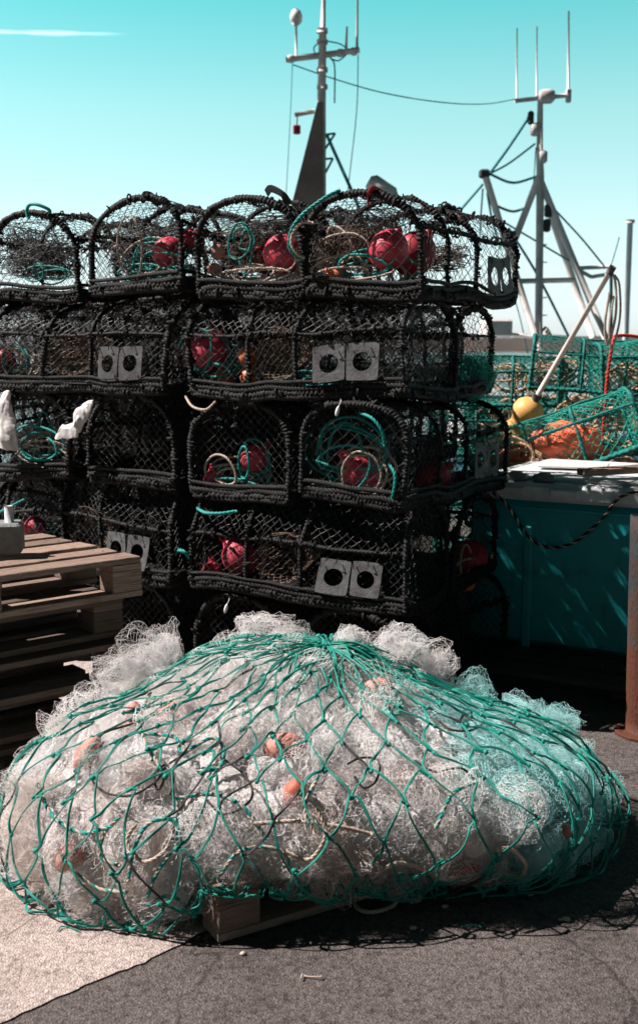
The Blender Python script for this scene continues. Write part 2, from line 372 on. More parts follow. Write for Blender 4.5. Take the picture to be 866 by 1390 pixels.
# ------------------------------------------------------------------ setting
g = MB(); xs = [-60, 60]
g.add([[-60, -8, 0], [60, -8, 0], [60, 13.2, 0], [-60, 13.2, 0], [-60, 13.2, -3], [60, 13.2, -3]], [[0, 1, 2, 3], [3, 2, 5, 4]])
tag(g.build('ground', M['asphalt'], smooth=False), kind='structure')
a = ground(205, 1300); b = ground(292, 1264); d = (b-a)/np.linalg.norm(b-a)
p1 = a-d*9; pts = []
rs = np.random.default_rng(4)
nn = 700
for i in range(nn):
    t = i/(nn-1)*16; q = p1+d*t; q = q+np.array([d[1], -d[0], 0])*(.014*math.sin(t*3.1)+.004*math.sin(t*17)+.002*math.sin(t*61)+rs.normal(0, .0022)); pts.append(q)
pts = np.array(pts); ex_ = np.maximum(0, pts[:, 0]-.05); pts[:, 0] -= ex_*.97; pts[:, 1] += ex_*.25; far = pts+np.array([-12, 14, 0])*1.0
V = np.concatenate([pts, far]); V[:, 2] = .004; V[nn:, 1] = np.minimum(V[nn:, 1], 13)
c = MB(); c.add(V, [[i, i+1, nn+i+1, nn+i] for i in range(nn-1)])
tag(c.build('pavement', M['concrete'], smooth=False), kind='structure')
w = MB(); w.add([[-3000, 13.1, -2.4], [3000, 13.1, -2.4], [3000, 4000, -2.4], [-3000, 4000, -2.4]], [[0, 1, 2, 3]])
tag(w.build('water', M['water'], smooth=False), kind='structure')
h = MB(); nx, ny = 120, 14; X = np.linspace(-500, 700, nx); Y = np.linspace(900, 1150, ny)
V = []
for j, y in enumerate(Y):
    for x in X:
        e = max(0, math.sin(math.pi*j/(ny-1)))**.6
        hh = 11+5*math.sin(x*.008+1)+2.2*math.sin(x*.031)+1.0*math.sin(x*.09+2)
        V.append([x, y, -2.6+e*hh])
h.add(V, [[j*nx+i, j*nx+i+1, (j+1)*nx+i+1, (j+1)*nx+i] for j in range(ny-1) for i in range(nx-1)])
tag(h.build('hills', M['hill']), kind='structure')

# ------------------------------------------------------------------ creels
LEN, WID, HGT = 1.03, .48, .385
def profile(W=WID, Hh=HGT, n=40, zs=.19, e=2.3):
    w = W/2; pts = [(w, 0)]
    for t in np.linspace(0, 1, 6)[1:]: pts.append((w, zs*t))
    for t in np.linspace(0, math.pi, n)[1:-1]:
        c, s = math.cos(t), math.sin(t)
        pts.append((w*math.copysign(abs(c)**(2/e), c), zs+(Hh-zs)*abs(s)**(2/e)))
    for t in np.linspace(1, 0, 6): pts.append((-w, zs*t))
    return np.array(pts)
HOOPS = (0, .3, .57, 1)
def creel(name, label, cat, seed, wrapm, netm, W=WID, Hh=HGT, L=LEN, plates=True, funnel=True, r=.0115, a=.0205, tr=.00125, light=False, hoops=HOOPS, e=2.3, fm=None, sun_block=True):
    rs = np.random.default_rng(seed)
    root = empty(name); tag(root, label, cat)
    pr = profile(W, Hh, e=e)
    def P3(x, p): return np.stack([np.full(len(p), x), p[:, 0], p[:, 1]], 1)
    pitch = .03 if light else .0155; sd = 6 if light else 8
    for k, hx in enumerate(hoops):
        mb = MB(); x = -L/2+L*hx
        q = P3(x, pr); q[:, 0] += .004*nz(q, 9, seed+k)[:, 0]
        wrapped(mb, q, r*(1.15 if hx in (0, 1) else .9), rs, pitch=pitch, sides=sd, tufts=not light)
        mb.build('hoop', wrapm, root)
    mb = MB()
    w = W/2; l = L/2
    rect = np.array([[-l, -w, 0], [l, -w, 0], [l, w, 0], [-l, w, 0]])
    base = []
    for i in range(4):
        A, B = rect[i], rect[(i+1) % 4]; base += [A+(B-A)*t for t in (.03, .2, .4, .6, .8, .97)]
    wrapped(mb, base, r*1.4, rs, True, pitch=pitch*1.25, sides=sd, tufts=not light)
    if not light:
        q = spline(np.array(base)*[1.006, 1.012, 1]+[0, 0, .020]+rs.normal(0, .004, (24, 3))*[.3, .3, 1], 3, True)
        rope(mb, q, r*1.25, step=.006, lay=.055, closed=True)
        q = np.array(base)*[1.004, 1.01, 1]+[0, 0, -.014]; rope(mb, q, r*1.25, step=.006, lay=.05, closed=True)
        rope(mb, [[-l, -w-.012, .05], [-l+.3*L, -w-.008, .046], [-l+.6*L, -w-.012, .05], [l, -w-.008, .048]], r*.75, step=.006, lay=.045)
        rope(mb, [[-l-.008, w, .05], [-l-.010, 0, .043], [-l-.008, -w, .05]], r*.9, step=.006, lay=.045)
        if sun_block: box(mb, (0, 0, .018), (L*.985, W*.97, .007), bev=.002)  # solid sheet added over the floor net to block sun and darken inside
    for hx in (.22, .5, .78):
        x = -l+L*hx; wrapped(mb, [[x, -w, -.004], [x, w, -.004]], r, rs, pitch=pitch, sides=sd, tufts=False)
    mb.build('base_frame', wrapm, root)
    for (y, z) in ((-w*.985, .245), (w*.985, .245), (0, Hh)):
        if y: 
            i = np.argmin(abs(pr[:, 1]-z)+10*(np.sign(pr[:, 0]) != np.sign(y))); y, z = pr[i]
        mb = MB(); q = np.array([[t, y, z+.004*math.sin(t*9+seed)] for t in np.linspace(-l, l, 12)])
        wrapped(mb, q, r*.72, rs, pitch=pitch, sides=sd, tufts=not light)
        mb.build('rail', wrapm, root)
    # netting
    mb = MB()
    d = np.concatenate([[0], np.cumsum(np.linalg.norm(np.diff(pr, axis=0), axis=1))]); Pm = d[-1]
    K = int(Pm/a); Mx = int(L/a)
    k, m = np.meshgrid(np.arange(K+1), np.arange(Mx+1), indexing='ij')
    s = k*Pm/K; x = -l+m*L/Mx
    jj = rs.normal(0, .0028, (2,)+k.shape); s = np.clip(s+jj[0]*(k > 0)*(k < K), 0, Pm); x = x+jj[1]
    yy = np.interp(s, d, pr[:, 0]); zz = np.interp(s, d, pr[:, 1])
    G = np.stack([x, yy, zz], -1)
    wob = nz(G, 5, seed)*.008+nz(G, 16, seed+1)*.004; ins = np.sin(np.pi*np.clip((x+l)/L, 0, 1)*3)**2*.010
    cen = np.array([0, 0, Hh*.45]); dirn = G-cen; dirn[..., 0] = 0; dirn /= np.linalg.norm(dirn, axis=-1)[..., None]+1e-9
    G = G+wob*[1, .5, .5]-dirn*(ins[..., None]+.002)
    ev = ((k+m) % 2 == 0)
    A, B = [], []
    for dm in (-1, 1):
        sel = ev[:-1].copy()
        if dm == 1: sel[:, -1] = False
        else: sel[:, 0] = False
        ii, mm = np.nonzero(sel); keep = rs.random(len(ii)) > .012
        ii, mm = ii[keep], mm[keep]
        A.append(G[ii, mm]); B.append(G[ii+1, mm+dm])
    A = np.concatenate(A); B = np.concatenate(B)
    mid = (A+B)/2+rs.normal(0, .0016, A.shape)+[0, 0, -.0012]
    edges(mb, A, mid, tr); edges(mb, mid, B, tr)
    if not light: knots(mb, G[ev], tr*1.9)
    # ends
    for ex in (-l, l):
        ny, nz_ = int(W/a)+1, int(Hh/a)+2
        yg, zg = np.meshgrid(np.arange(-ny, ny+1)*a*.97, np.arange(0, nz_+1)*a, indexing='ij')
        iy, iz = np.meshgrid(np.arange(-ny, ny+1), np.arange(0, nz_+1), indexing='ij')
        E = np.stack([np.full(yg.shape, ex), yg, zg], -1); E = E+rs.normal(0, .0022, E.shape)+nz(E, 6, seed+3)*.008
        E[..., 0] -= math.copysign(1, ex)*.010*np.cos(yg*5)
        hmax = np.interp(np.abs(E[..., 1]), np.abs(pr[:len(pr)//2][::-1, 0])[::1], pr[:len(pr)//2][::-1, 1])
        inside = (np.abs(E[..., 1]) < w+a*.6) & (E[..., 2] < hmax+a*.7)
        for dy in (-1, 1):
            for i in range(E.shape[0]):
                if not 0 <= i+dy < E.shape[0]: continue
                for j in range(E.shape[1]-1):
                    if (iy[i, j]+iz[i, j]) % 2: continue
                    if inside[i, j] and inside[i+dy, j+1]:
                        p, q = E[i, j], E[i+dy, j+1]; c = (p+q)/2+rs.normal(0, .0015, 3)
                        edges(mb, [p, c], [c, q], tr)
    # floor net
    fy, fx = np.meshgrid(np.arange(int(W/a/1.5)+1), np.arange(int(L/a/1.5)+1), indexing='ij')
    Fg = np.stack([-l+fx*a*1.5, -w+fy*a*1.5, 0*fx+.004], -1); Fg = Fg+rs.normal(0, .002, Fg.shape)
    e2 = (fx+fy) % 2 == 0
    for dx in (-1, 1):
        ii, jj2 = np.nonzero(e2[:-1]); ok = (jj2+dx >= 0) & (jj2+dx < Fg.shape[1]); ii, jj2 = ii[ok], jj2[ok]
        edges(mb, Fg[ii, jj2], Fg[ii+1, jj2+dx], tr)
    mb.build('netting', netm, root)
    if not light:
        for hx, lean in ((hoops[1], .10), (hoops[2], -.08), (.86, .02)) if sun_block else ():
            mb = MB(); a2_ = a*.8; ny = int(w/a2_)
            iy, iz = np.meshgrid(np.arange(-ny, ny+1), np.arange(0, int(Hh/a2_)+1), indexing='ij')
            E = np.stack([-l+L*hx+lean*(iz*a2_/Hh), iy*a2_*.99, iz*a2_+.01], -1).astype(float); E += rs.normal(0, .003, E.shape)+nz(E, 7, seed+5)*.014
            hmax = np.interp(np.abs(E[..., 1]), np.abs(pr[:len(pr)//2][::-1, 0]), pr[:len(pr)//2][::-1, 1]); ins_ = (E[..., 2] < hmax) & ((iy+iz) % 2 == 0)
            for dy in (-1, 1):
                sh = np.roll(np.roll(E, -dy, 0), -1, 1); si = np.roll(np.roll(ins_, -dy, 0), -1, 1).copy(); si[:, -1] = False
                if dy == 1: si[-1] = False
                else: si[0] = False
                ok = ins_ & si; edges(mb, E[ok], sh[ok], tr*1.1)
            mb.build('inner_panel', wrapm, root)
        mb = MB()
        for i in range(9 if sun_block else 4):
            x = -l+L*(i+.5)/(9 if sun_block else 4)+rs.normal(0, .01); tube(mb, spline([[x, -w, .0], [x+rs.normal(0, .02), -w*.3, .004+rs.normal(0, .003)], [x+rs.normal(0, .02), w*.4, .004], [x, w, .0]], 4), .008, 5)
        for i in range(5 if sun_block else 2):
            y = -w+W*(i+.5)/(5 if sun_block else 2); tube(mb, spline([[-l, y, .012], [-l*.3, y+rs.normal(0, .01), .014], [l*.4, y, .013], [l, y, .012]], 4), .007, 5)
        mb.build('floor_grid', wrapm, root)
    if funnel:
        # entrance funnel through the middle bay, ring on the -y side leading inwards
        mb = MB(); fx0 = -l+L*(hoops[1]+hoops[2])/2 if len(hoops) > 3 else 0
        nr, na = 9, 22; G2 = []
        for i in range(nr+1):
            t = i/nr; rad = .115*(1-t)+.062*t; rowp = []
            for j in range(na):
                th = 2*math.pi*(j+.5*(i % 2))/na
                rowp.append([fx0+.02+rad*math.cos(th)*(1.15-.15*t)+.045*t, -w+.012+.13*t+.01*math.sin(th), .165+rad*math.sin(th)*.95+.02*t])
            G2.append(rowp)
        G2 = np.array(G2); G2 += nz(G2, 25, seed)*.004
        A, B = [], []
        for i in range(nr):
            for j in range(na):
                A += [G2[i, j]]*2; B += [G2[i+1, j], G2[i+1, (j-1+2*(i % 2)) % na]]
        edges(mb, A, B, .0014)
        tube(mb, spline(G2[-1], 3, True), .004, 6, True)
        mb.build('entrance_funnel', fm or M['funnel'], root)
    if plates:
        for q in (0, 1):
            mb = MB(); pw, ph, th, hr = .122, .155, .004, .036
            cx = l-.30+q*.130; cz = .118; n = 32
            ring = [(hr*math.cos(2*math.pi*i/n), hr*1.08*math.sin(2*math.pi*i/n)) for i in range(n)]
            out = []
            for i in range(n):
                t = 2*math.pi*(i)/n; c, s_ = math.cos(t), math.sin(t); k_ = 1/max(abs(c)/(pw/2), abs(s_)/(ph/2)); out.append((c*k_, s_*k_))
            # pull nearest samples into true corners
            for sx in (-1, 1):
                for sz in (-1, 1):
                    i = min(range(n), key=lambda i: (out[i][0]-sx*pw/2)**2+(out[i][1]-sz*ph/2)**2); out[i] = (sx*(pw/2-.003), sz*(ph/2-.003))
            V = [[cx+x, -w-.012+yo, cz+z] for yo in (-th/2, th/2) for lst in (ring, out) for x, z in lst]
            f = []
            for i in range(n):
                j = (i+1) % n
                f += [[i, j, n+j, n+i], [3*n+i, 3*n+j, 2*n+j, 2*n+i], [n+i, n+j, 3*n+j, 3*n+i], [2*n+i, 2*n+j, j, i]]
            mb.add(V, f)
            M1 = Matrix.Translation((cx, -w, cz)) @ Matrix.Rotation(R(-8+5*math.sin(seed*1.7+q)), 4, 'X') @ Matrix.Rotation(R(3.5*math.sin(seed*2.3+q*2)), 4, 'Y') @ Matrix.Translation((-cx, w, -cz))
            mb.xf(M1)
            pl = mb.build('escape_plate', M['plate'], root, smooth=False)
            for (x, z) in ((-pw/2+.010, .75), (.01, 1), (pw/2-.012, -.8), (-.01, -1)):
                tb = MB()
                xx = cx+(x if abs(x) < .1 else pw/2); z2 = cz+z*(ph/2-.004)
                tube(tb, [[xx, -w-.018, z2-.010], [xx+.003, -w-.022, z2], [xx-.002, -w-.010, z2+.016]], .0022, 5)
                tb.build('cable_tie', M['rubber'], pl)
    k_ = .5 if light else 1
    def warp(o):
        for ch in o.children:
            if ch.type == 'MESH':
                me = ch.data; co = np.empty(len(me.vertices)*3, np.float32); me.vertices.foreach_get('co', co); co = co.reshape(-1, 3)
                w_ = nz(co, 3.2, seed)*.030+nz(co, 8, seed+2)*.010
                co = co+w_*[k_, k_, k_*.8]; me.vertices.foreach_set('co', co.astype(np.float32).ravel()); me.update()
            warp(ch)
    warp(root)
    return root
BC = [creel('black_creel', 'x', 'creel', 10+i, M['rubber'], M['twine'], Hh=HGT+.012*i, funnel=(i != 1), plates=(i != 1), hoops=HOOPS if i != 3 else (0, .33, .6, 1)) for i in range(5)]
CORN = creel('black_creel', 'x', 'creel', 41, M['rubber'], M['twine'], Hh=.39, a=.025, funnel=False, sun_block=False)
TALL2 = creel('black_creel', 'x', 'creel', 37, M['rubber'], M['twine'], Hh=.385, W=.49, e=2.2, funnel=False, plates=False, sun_block=False)
TALL = creel('black_creel', 'x', 'creel', 31, M['rubber'], M['twine'], Hh=.375, a=.024, W=.50, e=2.1, funnel=False, sun_block=False)
OPEN = creel('black_creel', 'x', 'creel', 33, M['rubber'], M['twine'], Hh=.385, a=.029, plates=False, funnel=False, sun_block=False)
protos_used = set()
def place(proto, loc, rz, label, group, tilt=(0, 0)):
    if proto.name in protos_used: o = copy_tree(proto)
    else: o = proto; protos_used.add(proto.name)
    o.location = Vector(loc); o.rotation_euler = (tilt[0], tilt[1], rz); o['label'] = label
    o['group'] = group; return o
A_END = math.atan2(EV[1], EV[0])             # long axis going back
A_SIDE = math.atan2(-EU[1], -EU[0])          # long axis across
GR = 'black creels stacked on the quay'
PZ = .422
L2 = LEN/2+.02
end_rows = {
 1: [(.25, 'top corner creel with a red strap on its arch, two buoys inside', TALL, .0, 0),
     (.77, 'top creel second from the right, arched, red buoy and cream rope inside', TALL, .012, 1.2),
     (1.33, 'top creel third from the right, rope looped around its red buoy', TALL2, .02, -1.5),
     (1.98, 'leftmost top creel cut by the picture edge, teal hook on its arch', TALL, .03, .5)],
 3: [(.27, 'third-layer corner creel holding coiled teal and cream rope round a buoy', CORN, 0, .5),
     (.83, 'third-layer creel with a small cream coil and two buoys, left of the corner', BC[2], .0, -1),
     (1.42, 'empty dark third-layer creel beside the white carrier bag', BC[1], .012, 1),
     (2.02, 'third-layer creel at the left edge with tangled rope between the two white bags', BC[0], .02, 0)],
 5: [(.27, 'bottom-layer creel at the right corner, almost hidden behind the net heap', BC[1], 0, 0),
     (.83, 'bottom-layer creel hidden in shadow behind the middle of the net heap', BC[1], 0, 0),
     (1.42, 'bottom-layer creel in shadow behind the left fringe of the net heap', BC[1], 0, 0),
     (2.02, 'bottom-layer creel behind the wooden pallets', BC[1], 0, 0)]}
side_rows = {
 2: [(.57, .25, 'second-layer creel with double plate and big red buoy roped in teal', BC[0], 0),
     (.60, .78, 'second-layer creel at the back right, rounded end against the green creels beyond', OPEN, 0),
     (1.69, .25, 'second-layer creel at the left with a lit grey double plate', BC[2], .018),
     (1.69, .78, 'second-layer creel behind the left one, hidden by it', BC[1], .018),
     (2.78, .25, 'second-layer creel running out of the left edge', BC[0], .03)],
 4: [(.57, .25, 'fourth-layer creel with tilted double plate and red buoys above the net heap', BC[4], 0),
     (.56, .78, 'fourth-layer creel at the back right with a roped red buoy in its rounded end', OPEN, 0),
     (1.69, .25, 'fourth-layer creel, one grey plate showing beside the top pallet', BC[3], .012),
     (1.69, .78, 'fourth-layer creel in the dark behind the pallets', BC[1], .012),
     (2.78, .25, 'fourth-layer creel at the left edge above the pallet block', BC[0], .02)]}
rs = np.random.default_rng(5)
for row, lst in end_rows.items():
    for (u, lab, pr_, dz, rr) in lst:
        place(pr_, S(u, L2+rs.uniform(-.02, .02), .03+PZ*(5-row)+dz), A_END+R(rr), 'black '+lab, GR, (R(rs.uniform(-1, 1)), R(rs.uniform(-.5, 1))))
for row, lst in side_rows.items():
    for (u, v, lab, pr_, dz) in lst:
        place(pr_, S(u, v, .03+PZ*(5-row)+dz), A_SIDE+R(rs.uniform(-1.5, 1.5)), 'black '+lab, GR, (R(rs.uniform(-1, 1)), R(rs.uniform(-.6, .6))))

for row in (2, 3, 4, 5):
    nm_ = {2: 'second', 3: 'third', 4: 'fourth', 5: 'bottom'}[row]
    for c_ in range(6):
        u = .98+.52*c_+.04*math.sin(row*2+c_); v = 1.05+L2
        cn = ['rightmost', 'second from right', 'third from right', 'third from left', 'second from left', 'leftmost'][c_]
        place(BC[1], S(u, v, .03+PZ*(5-row)+(.04 if row == 2 else 0)), A_END+R(rs.uniform(-2, 2)), f'black creel in the half-hidden rear stack, {nm_} layer, {cn} column', 'black creels of the rear stack')
    for c_ in range(3):
        place(BC[1], S(1.55+1.1*c_, 2.45, .03+PZ*(5-row)), A_SIDE+R(rs.uniform(-2, 2)), f'black creel in the rearmost row of the stack, {nm_} layer, {["right", "middle", "left"][c_]} one', 'black creels of the rear stack')
# ------------------------------------------------------------------ contents: buoys and ropes
def buoy(p, r, label, m='red', seed=0, small=False, group='buoys stowed in the creels'):
    root = empty('small_float' if small else 'buoy', p, (random.uniform(-1.2, 1.2), random.uniform(-1.2, 1.2), random.uniform(0, 6)))
    tag(root, label, 'buoy', group)
    mb = MB(); sphere(mb, (0, 0, 0), (r, r, r*1.12), 32, 18, fn=lambda D: 1+.012*np.sin(12*D[:, 2])+.02*np.clip(D[:, 2]-.8, 0, 1)*0)
    tube(mb, [[0, 0, r*.98], [0, 0, r*1.2], [0, 0, r*1.38]], [r*.42, r*.28, r*.25], 12)
    mb.build('body', M[m], root)
    e = MB(); tube(e, [[r*.2*math.cos(t), 0, r*1.5+r*.2*math.sin(t)] for t in np.linspace(0, 6.28, 13)[:-1]], r*.08, 6, True)
    e.build('eye', M[m], root)
    return root
def tangle(name, label, c, ax, n, m, r, seed, cat='rope', w=EU, h_=EZ, d_=EV, striped=None, group='ropes stowed in the creels', wild=.35):
    rs = np.random.default_rng(seed); t = np.linspace(0, n*2*math.pi, n*14)
    f = [rs.uniform(.2, .45, 3), rs.uniform(0, 6.28, 3)]
    A = ax[0]*(1-wild/2+wild*np.sin(t*f[0][0]+f[1][0])); B = ax[1]*(1-wild/2+wild*np.sin(t*f[0][1]+f[1][1]))
    x = A*np.cos(t)+ax[0]*wild*.6*np.sin(t*.37+1+seed); z = B*np.sin(t)+ax[1]*wild*.6*np.cos(t*.29+seed); y = ax[2]*np.sin(t*f[0][2]+f[1][2])+rs.normal(0, .002, len(t))
    P = np.asarray(c)+x[:, None]*w+z[:, None]*h_+y[:, None]*d_
    P = spline(P[::2], 5)
    mb = MB(); rope(mb, P, r, step=r*1.4, m=(0, 0, 1) if striped else (0, 0, 0))
    o = mb.build(name, [M[m], M[striped or m]], origin=c); tag(o, label, cat, group); return o
# top row
buoy(onv(228, 342, 0.128), 0.064, 'red buoy ringed by teal rope inside the top creel third from the right')
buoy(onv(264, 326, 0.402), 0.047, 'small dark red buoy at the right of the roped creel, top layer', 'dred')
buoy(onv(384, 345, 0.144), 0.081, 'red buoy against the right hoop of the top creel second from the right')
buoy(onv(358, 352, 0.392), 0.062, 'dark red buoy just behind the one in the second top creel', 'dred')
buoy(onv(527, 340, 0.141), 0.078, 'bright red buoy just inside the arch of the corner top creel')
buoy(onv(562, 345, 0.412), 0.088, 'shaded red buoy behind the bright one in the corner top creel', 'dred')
buoy(onv(296, 342, 0.096), 0.031, 'upper of two salmon floats squeezed between top creels', 'pink', small=True)
buoy(onv(292, 366, 0.093), 0.028, 'lower of two salmon floats squeezed between top creels', 'pink', small=True)
buoy(onv(458, 378, 0.111), 0.047, 'dull orange buoy low in the corner top creel under cream rope', 'orange')
tangle('teal_rope', 'teal rope looped round the red buoy in the third top creel', onv(215, 355, .13), (.16, .085, .06), 4, 'teal', .0055, 1)
tangle('cream_rope', 'cream rope in wide loops inside the third top creel', onv(190, 345, .10), (.15, .12, .05), 3, 'cream', .005, 2)
tangle('cream_rope', 'cream rope lying along the bottom of the second top creel', onv(350, 372, .12), (.17, .035, .08), 5, 'cream', .0055, 3)
tangle('cream_rope', 'cream rope with small loops at the bottom of the corner top creel', onv(480, 372, .12), (.17, .07, .07), 4, 'cream', .0055, 4)
tangle('teal_rope', 'teal rope crossing in front of the bright buoy in the corner top creel', onv(500, 362, .10), (.16, .055, .04), 3, 'teal', .006, 5)
def snarl(c, size, n, m, r, seed, label):
    rs_ = np.random.default_rng(seed); n = int(n*1.7); t = np.linspace(0, n, n*10)
    P = np.stack([sum(rs_.uniform(.3, .7)*np.sin(t*rs_.uniform(.8, 6)+rs_.uniform(0, 6)) for _ in range(4)) for _ in range(3)], -1)
    P = np.tanh(P*.8)*size; P = np.asarray(c)+P[:, :1]*EU+P[:, 1:2]*EV+P[:, 2:]*EZ
    mb = MB(); tube(mb, P, r*.6, 4, m=0); o = mb.build('net_tangle', M[m], origin=c); tag(o, label, 'netting', 'tangled bait netting in the creels')
for i, (x, y, v_, sz, n_, m_, lab) in enumerate((
    (470, 335, .30, (.15, .14, .09), 60, 'beige', 'brown netting tangle in the corner top creel left of the bright buoy'),
    (470, 345, .75, (.17, .2, .09), 50, 'twine', 'dark netting tangle deep in the corner top creel'),
    (600, 350, .80, (.12, .15, .07), 40, 'beige', 'brown netting tangle near the back end of the corner top creel'),
    (335, 338, .35, (.16, .16, .10), 60, 'beige', 'brown netting tangle in the second top creel'),
    (330, 350, .8, (.17, .2, .10), 50, 'twine', 'dark netting tangle deep in the second top creel'),
    (195, 335, .35, (.18, .16, .10), 60, 'twine', 'dark netting tangle in the third top creel'),
    (200, 350, .8, (.18, .2, .12), 60, 'twine', 'dark netting tangle deep in the third top creel'),
    (60, 355, .3, (.2, .18, .10), 70, 'twine', 'dark netting tangle in the leftmost top creel'),
    (50, 350, .8, (.2, .2, .12), 60, 'beige', 'brown netting tangle deep in the leftmost top creel'),
    (500, 318, .5, (.20, .2, .12), 55, 'twine', 'dark netting hanging through the middle of the corner top creel'),
    (365, 322, .5, (.20, .2, .12), 55, 'twine', 'dark netting hanging through the middle of the second top creel'),
    (215, 325, .5, (.20, .2, .12), 55, 'twine', 'dark netting hanging through the middle of the third top creel'),
    (45, 330, .5, (.22, .22, .12), 60, 'twine', 'dark netting hanging through the middle of the leftmost top creel'),
    (300, 640, .4, (.16, .16, .09), 50, 'twine', 'dark netting tangle behind the coiled rope, third layer'),
    (480, 640, .4, (.16, .16, .09), 50, 'beige', 'brown netting tangle behind the loops of the corner creel, third layer'),
    (300, 770, .3, (.2, .1, .08), 50, 'beige', 'brown netting tangle behind the buoys of the fourth layer'),
    (95, 480, .25, (.16, .1, .10), 50, 'beige', 'brown netting tangle left of the lit plates, second layer'),
    (370, 490, .28, (.12, .1, .10), 50, 'beige', 'brown netting tangle by the funnel, second layer'))):
    snarl(onv(x, y, v_), np.array(sz), n_, m_, .0028, 300+i, lab)
for i, (nm_, lab, x, y, v_, ax_, n_, m_, r_) in enumerate((
    ('teal_rope', 'short teal rope lying low in the leftmost top creel', 60, 372, .12, (.12, .04, .05), 3, 'teal', .005),
    ('teal_rope', 'teal rope bundle behind the cream loops of the third top creel', 215, 372, .2, (.17, .04, .06), 5, 'teal', .0055),
    ('teal_rope', 'teal rope hanging from the arch inside the second top creel', 330, 330, .12, (.05, .09, .04), 3, 'teal', .005),
    ('cream_rope', 'cream rope wound about the red buoy of the second top creel', 385, 352, .12, (.07, .07, .04), 3, 'cream', .005),
    ('cream_rope', 'cream rope ring high in the corner top creel left of its buoy', 462, 335, .12, (.10, .09, .04), 2, 'cream', .005),
    ('teal_rope', 'teal rope low behind the plates of the second layer', 430, 515, .12, (.15, .03, .05), 3, 'teal', .0055),
    ('teal_rope', 'teal rope beneath the big roped buoy, second layer', 300, 505, .12, (.15, .05, .05), 4, 'teal', .006),
    ('cream_rope', 'cream rope tangle low in the corner creel, third layer', 470, 665, .12, (.16, .04, .06), 5, 'cream', .0055),
    ('teal_rope', 'teal rope coil by the small red buoy, third layer', 330, 655, .12, (.10, .03, .05), 4, 'teal', .006),
    ('cream_rope', 'dull cream rope behind the red buoys of the fourth layer', 320, 790, .16, (.16, .03, .06), 4, 'cream', .005))):
    tangle(nm_, lab, onv(x, y, v_), ax_, n_, m_, r_, 700+i)
# second
buoy(onv(285, 476, 0.154), 0.092, 'big red buoy wound with teal rope in the second layer')
for i, (x, y, s_) in enumerate(((335, 484, 'uppermost of three small orange floats beside the big roped buoy'), (305, 514, 'lower left of three small orange floats beside the big roped buoy'), (338, 512, 'lower right of three small orange floats beside the big roped buoy'))):
    buoy(onv(x, y, .13), .038, s_, 'orange', small=True)
tangle('teal_rope', 'teal rope wound round the big red buoy in the second layer', onv(287, 478, .12), (.11, .09, .08), 3, 'teal', .006, 6)
buoy(onv(8, 490, 0.116), 0.052, 'dark red buoy at the left picture edge in the second layer', 'dred')
tangle('cream_rope', 'cream and brown rope heap beside the left edge in the second layer', onv(30, 495, .12), (.09, .07, .07), 5, 'cream', .005, 7)
tangle('teal_rope', 'thin teal rope at the left edge in the second layer', onv(28, 488, .10), (.08, .08, .05), 2, 'teal', .005, 8)
# third
buoy(onv(345, 622, 0.122), 0.058, 'red buoy upright at the right of the small coiled creel, third layer')
buoy(onv(290, 652, 0.108), 0.044, 'small red buoy on its side under the cream loop, third layer')
tangle('cream_rope', 'cream rope coil in the third layer creel left of the corner', onv(312, 640, .11), (.13, .06, .06), 4, 'cream', .006, 9)
tangle('teal_rope', 'teal rope hanging past the buoy in the third layer creel left of the corner', onv(340, 630, .09), (.06, .11, .04), 3, 'teal', .006, 10)
buoy(onv(490, 646, 0.144), 0.081, 'red buoy in the middle of the corner creel, third layer')
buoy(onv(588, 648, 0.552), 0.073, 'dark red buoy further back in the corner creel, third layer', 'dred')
tangle('teal_rope', 'teal rope in tall loops filling the corner creel, third layer', onv(470, 620, .10), (.17, .13, .05), 5, 'teal', .0062, 11)
tangle('cream_rope', 'cream rope ring around the buoy in the corner creel, third layer', onv(495, 640, .09), (.13, .09, .05), 3, 'cream', .006, 12, wild=.2)
buoy(onv(94, 608, 0.092), 0.027, 'small orange float among the tangle between the white bags', 'orange', small=True)
tangle('cream_rope', 'cream rope tangle between the two white bags, third layer', onv(68, 615, .10), (.15, .08, .06), 6, 'cream', .0055, 13)
tangle('teal_rope', 'teal rope tangle between the two white bags, third layer', onv(60, 600, .08), (.13, .11, .06), 4, 'teal', .006, 14)
# fourth
buoy(onv(326, 757, 0.141), 0.078, 'bright red buoy by the left hoop of the fourth layer creel with tilted plates')
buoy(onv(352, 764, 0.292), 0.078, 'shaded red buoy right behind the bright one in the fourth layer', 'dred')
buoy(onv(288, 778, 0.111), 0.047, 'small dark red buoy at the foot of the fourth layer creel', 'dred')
buoy(onv(48, 716, 0.118), 0.054, 'red buoy behind the top pallet with a teal cord on it')
tangle('teal_rope', 'teal cord on the buoy behind the top pallet', onv(45, 716, .10), (.08, .035, .05), 2, 'teal', .006, 15)
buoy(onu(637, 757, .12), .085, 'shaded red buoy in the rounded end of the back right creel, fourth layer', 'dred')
buoy(onu(632, 790, .10), .045, 'small orange float below the shaded buoy at the right end', 'orange', small=True)
tangle('cream_rope', 'cream rope ring over the shaded buoy at the right end', onu(637, 768, .06), (.14, .09, .03), 2, 'cream', .006, 16, w=EV, d_=EU)
